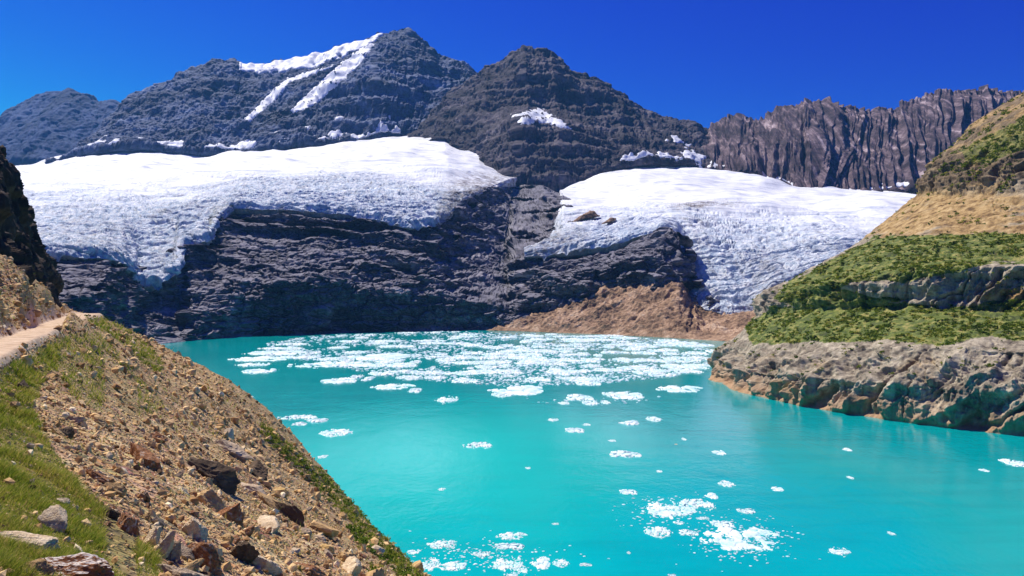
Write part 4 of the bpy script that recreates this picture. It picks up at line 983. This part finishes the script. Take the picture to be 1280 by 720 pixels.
while cnt < 225:
    x = rr.uniform(330, 908); y = 414+66*rr.random()**1.15
    if not in_poly(np.array(x), np.array(y), pack): continue
    dens = 0.45+0.55*np.clip((x-430)/200, 0, 1)
    if rr.random() > dens: continue
    w_ = float(rr.uniform(8, 40)*(1.35 if rr.random() < 0.15 else 1)); h_ = float(np.interp(y, [414, 440, 480], [1.4, 2.6, 4.6])*rr.uniform(0.6, 1.4))
    band = 'hard against the far shore' if y < 425 else 'in the middle of the dense pack' if y < 450 else 'along the near edge of the dense pack'
    size = 'broad' if w_ > 34 else 'small'
    put_floe(x, y, w_, h_, f'{size} white floe {band}, one of many alike', 100+cnt, group='floes of the dense ice pack')
    cnt += 1
# brash ice between the floes
rr = np.random.default_rng(22); pts = []
while len(pts) < 5500:
    x = rr.uniform(300, 908, 4000); y = 414+70*rr.random(4000)
    m = in_poly(x, y, pack); x, y = x[m], y[m]
    Yw = H*F/(y-360); Xw = (x-640)/F*Yw
    q = np.stack([Xw/30, Yw/60, 0*Xw], -1); m = fbm(q, 3, 900)+rr.random(len(x))*0.5 > 0.1
    pts += list(zip(Xw[m], Yw[m]))
x = []
for cx, cy, sx_, sy_, k in [(836, 640, 50, 16, 240), (927, 676, 55, 22, 420), (600, 695, 90, 18, 260), (740, 500, 60, 6, 60)]:
    a = rr.normal(cx, sx_*0.55, k); b = rr.normal(cy, sy_*0.55, k); m = b > 470
    Yw = H*F/(b[m]-360); x += list(zip((a[m]-640)/F*Yw, Yw))
pts = np.array(pts[:5500]+x); pts = np.concatenate([pts, np.full((len(pts), 1), 0.02)], 1)
m = ~((proj(pts)[0] > 884) & (proj(pts)[1] < 560) & (proj(pts)[1] < 474+(proj(pts)[0]-884)*0.2)); 
pts = pts[m]
sz = np.random.default_rng(5).uniform(0.35, 1.5, len(pts))*np.interp(pts[:, 1], [130, 200, 700], [0.22, 0.35, 1.7])
r5 = np.random.default_rng(6); T = np.stack([rock_shape(1, 9000+k, planes=8, squash=(1, .8, .3))[0] for k in range(12)])
V = T[r5.integers(0, 12, len(pts))]*sz[:, None, None]; V[..., 2] = np.clip(V[..., 2], -0.2, 0.5); V = V+pts[:, None]
Fc = (ICO[1][1][None]+(np.arange(len(pts))*V.shape[1])[:, None, None]).reshape(-1, 3)
link('brash_ice', make_mesh('brash_ice', V.reshape(-1, 3), Fc, M['floe'], False), kind='stuff', category='brash ice', label='small broken bits of ice drifting between the floes')

# ------------------------------------------------------------------ haze
def haze():
    a = np.array([[x, y, z] for z in (-7, 1300) for y in (-1600, 7100) for x in (-4900, 4900)], float)
    f = np.array([[0, 2, 3, 1], [4, 5, 7, 6], [0, 1, 5, 4], [2, 6, 7, 3], [0, 4, 6, 2], [1, 3, 7, 5]])
    m = bpy.data.materials.new('thin_mountain_air'); m.use_nodes = True; nt = m.node_tree; nt.nodes.remove(nt.nodes['Principled BSDF'])
    v = nt.nodes.new('ShaderNodeVolumePrincipled'); v.inputs['Color'].default_value = (0.14, 0.48, 1.0, 1); v.inputs['Density'].default_value = HAZE
    v.inputs['Anisotropy'].default_value = 0.2
    nt.links.new(v.outputs[0], nt.nodes['Material Output'].inputs['Volume'])
    link('haze', make_mesh('haze', a, f, m, False), kind='stuff', category='haze', label='thin blue air that fades the far mountains')
HAZE = 0.000045
if HAZE: haze()

# ------------------------------------------------------------------ light, sky, camera
S = Vector((-0.38, 0.35, 0.86)).normalized()
el = math.asin(S.z); az = math.atan2(S.x, S.y)
sun = bpy.data.lights.new('sun', 'SUN'); sun.energy = 5.0; sun.angle = math.radians(0.53); sun.color = (1.0, 0.93, 0.82)
so = bpy.data.objects.new('sun', sun); C.objects.link(so); so.rotation_euler = S.to_track_quat('Z', 'Y').to_euler(); so.location = (0, 0, 300)
wd = bpy.data.worlds.new('World'); scn.world = wd; wd.use_nodes = True; nt = wd.node_tree
sky = nt.nodes.new('ShaderNodeTexSky'); sky.sky_type = 'NISHITA'; sky.sun_disc = False; sky.sun_elevation = el; sky.sun_rotation = az
sky.altitude = 500; sky.air_density = 1.0; sky.dust_density = 1.0; sky.ozone_density = 6.0
# the deep polarised blue of the photograph: the sky's own colours, each channel with its own contrast
def wm(op, a, b):
    m = nt.nodes.new('ShaderNodeMath'); m.operation = op
    for k_, v_ in ((0, a), (1, b)):
        if hasattr(v_, 'links'): nt.links.new(v_, m.inputs[k_])
        else: m.inputs[k_].default_value = v_
    return m.outputs[0]
sp = nt.nodes.new('ShaderNodeSeparateColor'); nt.links.new(sky.outputs[0], sp.inputs[0])
cb = nt.nodes.new('ShaderNodeCombineColor')
bl = wm('MULTIPLY', sp.outputs[2], 0.95)
gr = wm('MINIMUM', wm('MULTIPLY', wm('POWER', sp.outputs[1], 4.2), 0.0037), wm('MULTIPLY', bl, 0.6))
rd = wm('MINIMUM', wm('MULTIPLY', wm('POWER', sp.outputs[0], 2.0), 0.003), wm('MULTIPLY', bl, 0.35))
for k_, v_ in enumerate((rd, gr, bl)): nt.links.new(v_, cb.inputs[k_])
nt.links.new(cb.outputs[0], nt.nodes['Background'].inputs[0])
nt.nodes['Background'].inputs[1].default_value = 0.088

cam = bpy.data.cameras.new('camera'); co = bpy.data.objects.new('camera', cam); C.objects.link(co)
cam.sensor_width = 36; cam.lens = 36*F/1280; cam.clip_end = 40000; cam.clip_start = 0.05
co.location = (0, 0, H); co.rotation_euler = (math.pi/2, 0, 0); scn.camera = co

scn.view_settings.view_transform = 'Standard'; scn.view_settings.look = 'None'; scn.view_settings.gamma = 1
scn.view_settings.use_curve_mapping = False; scn.view_settings.exposure = 0.4
cy = scn.cycles; cy.use_denoising = True; cy.max_bounces = 5; cy.diffuse_bounces = 3; cy.glossy_bounces = 2; cy.volume_bounces = 0; cy.transparent_max_bounces = 4
cy.caustics_reflective = False; cy.caustics_refractive = False
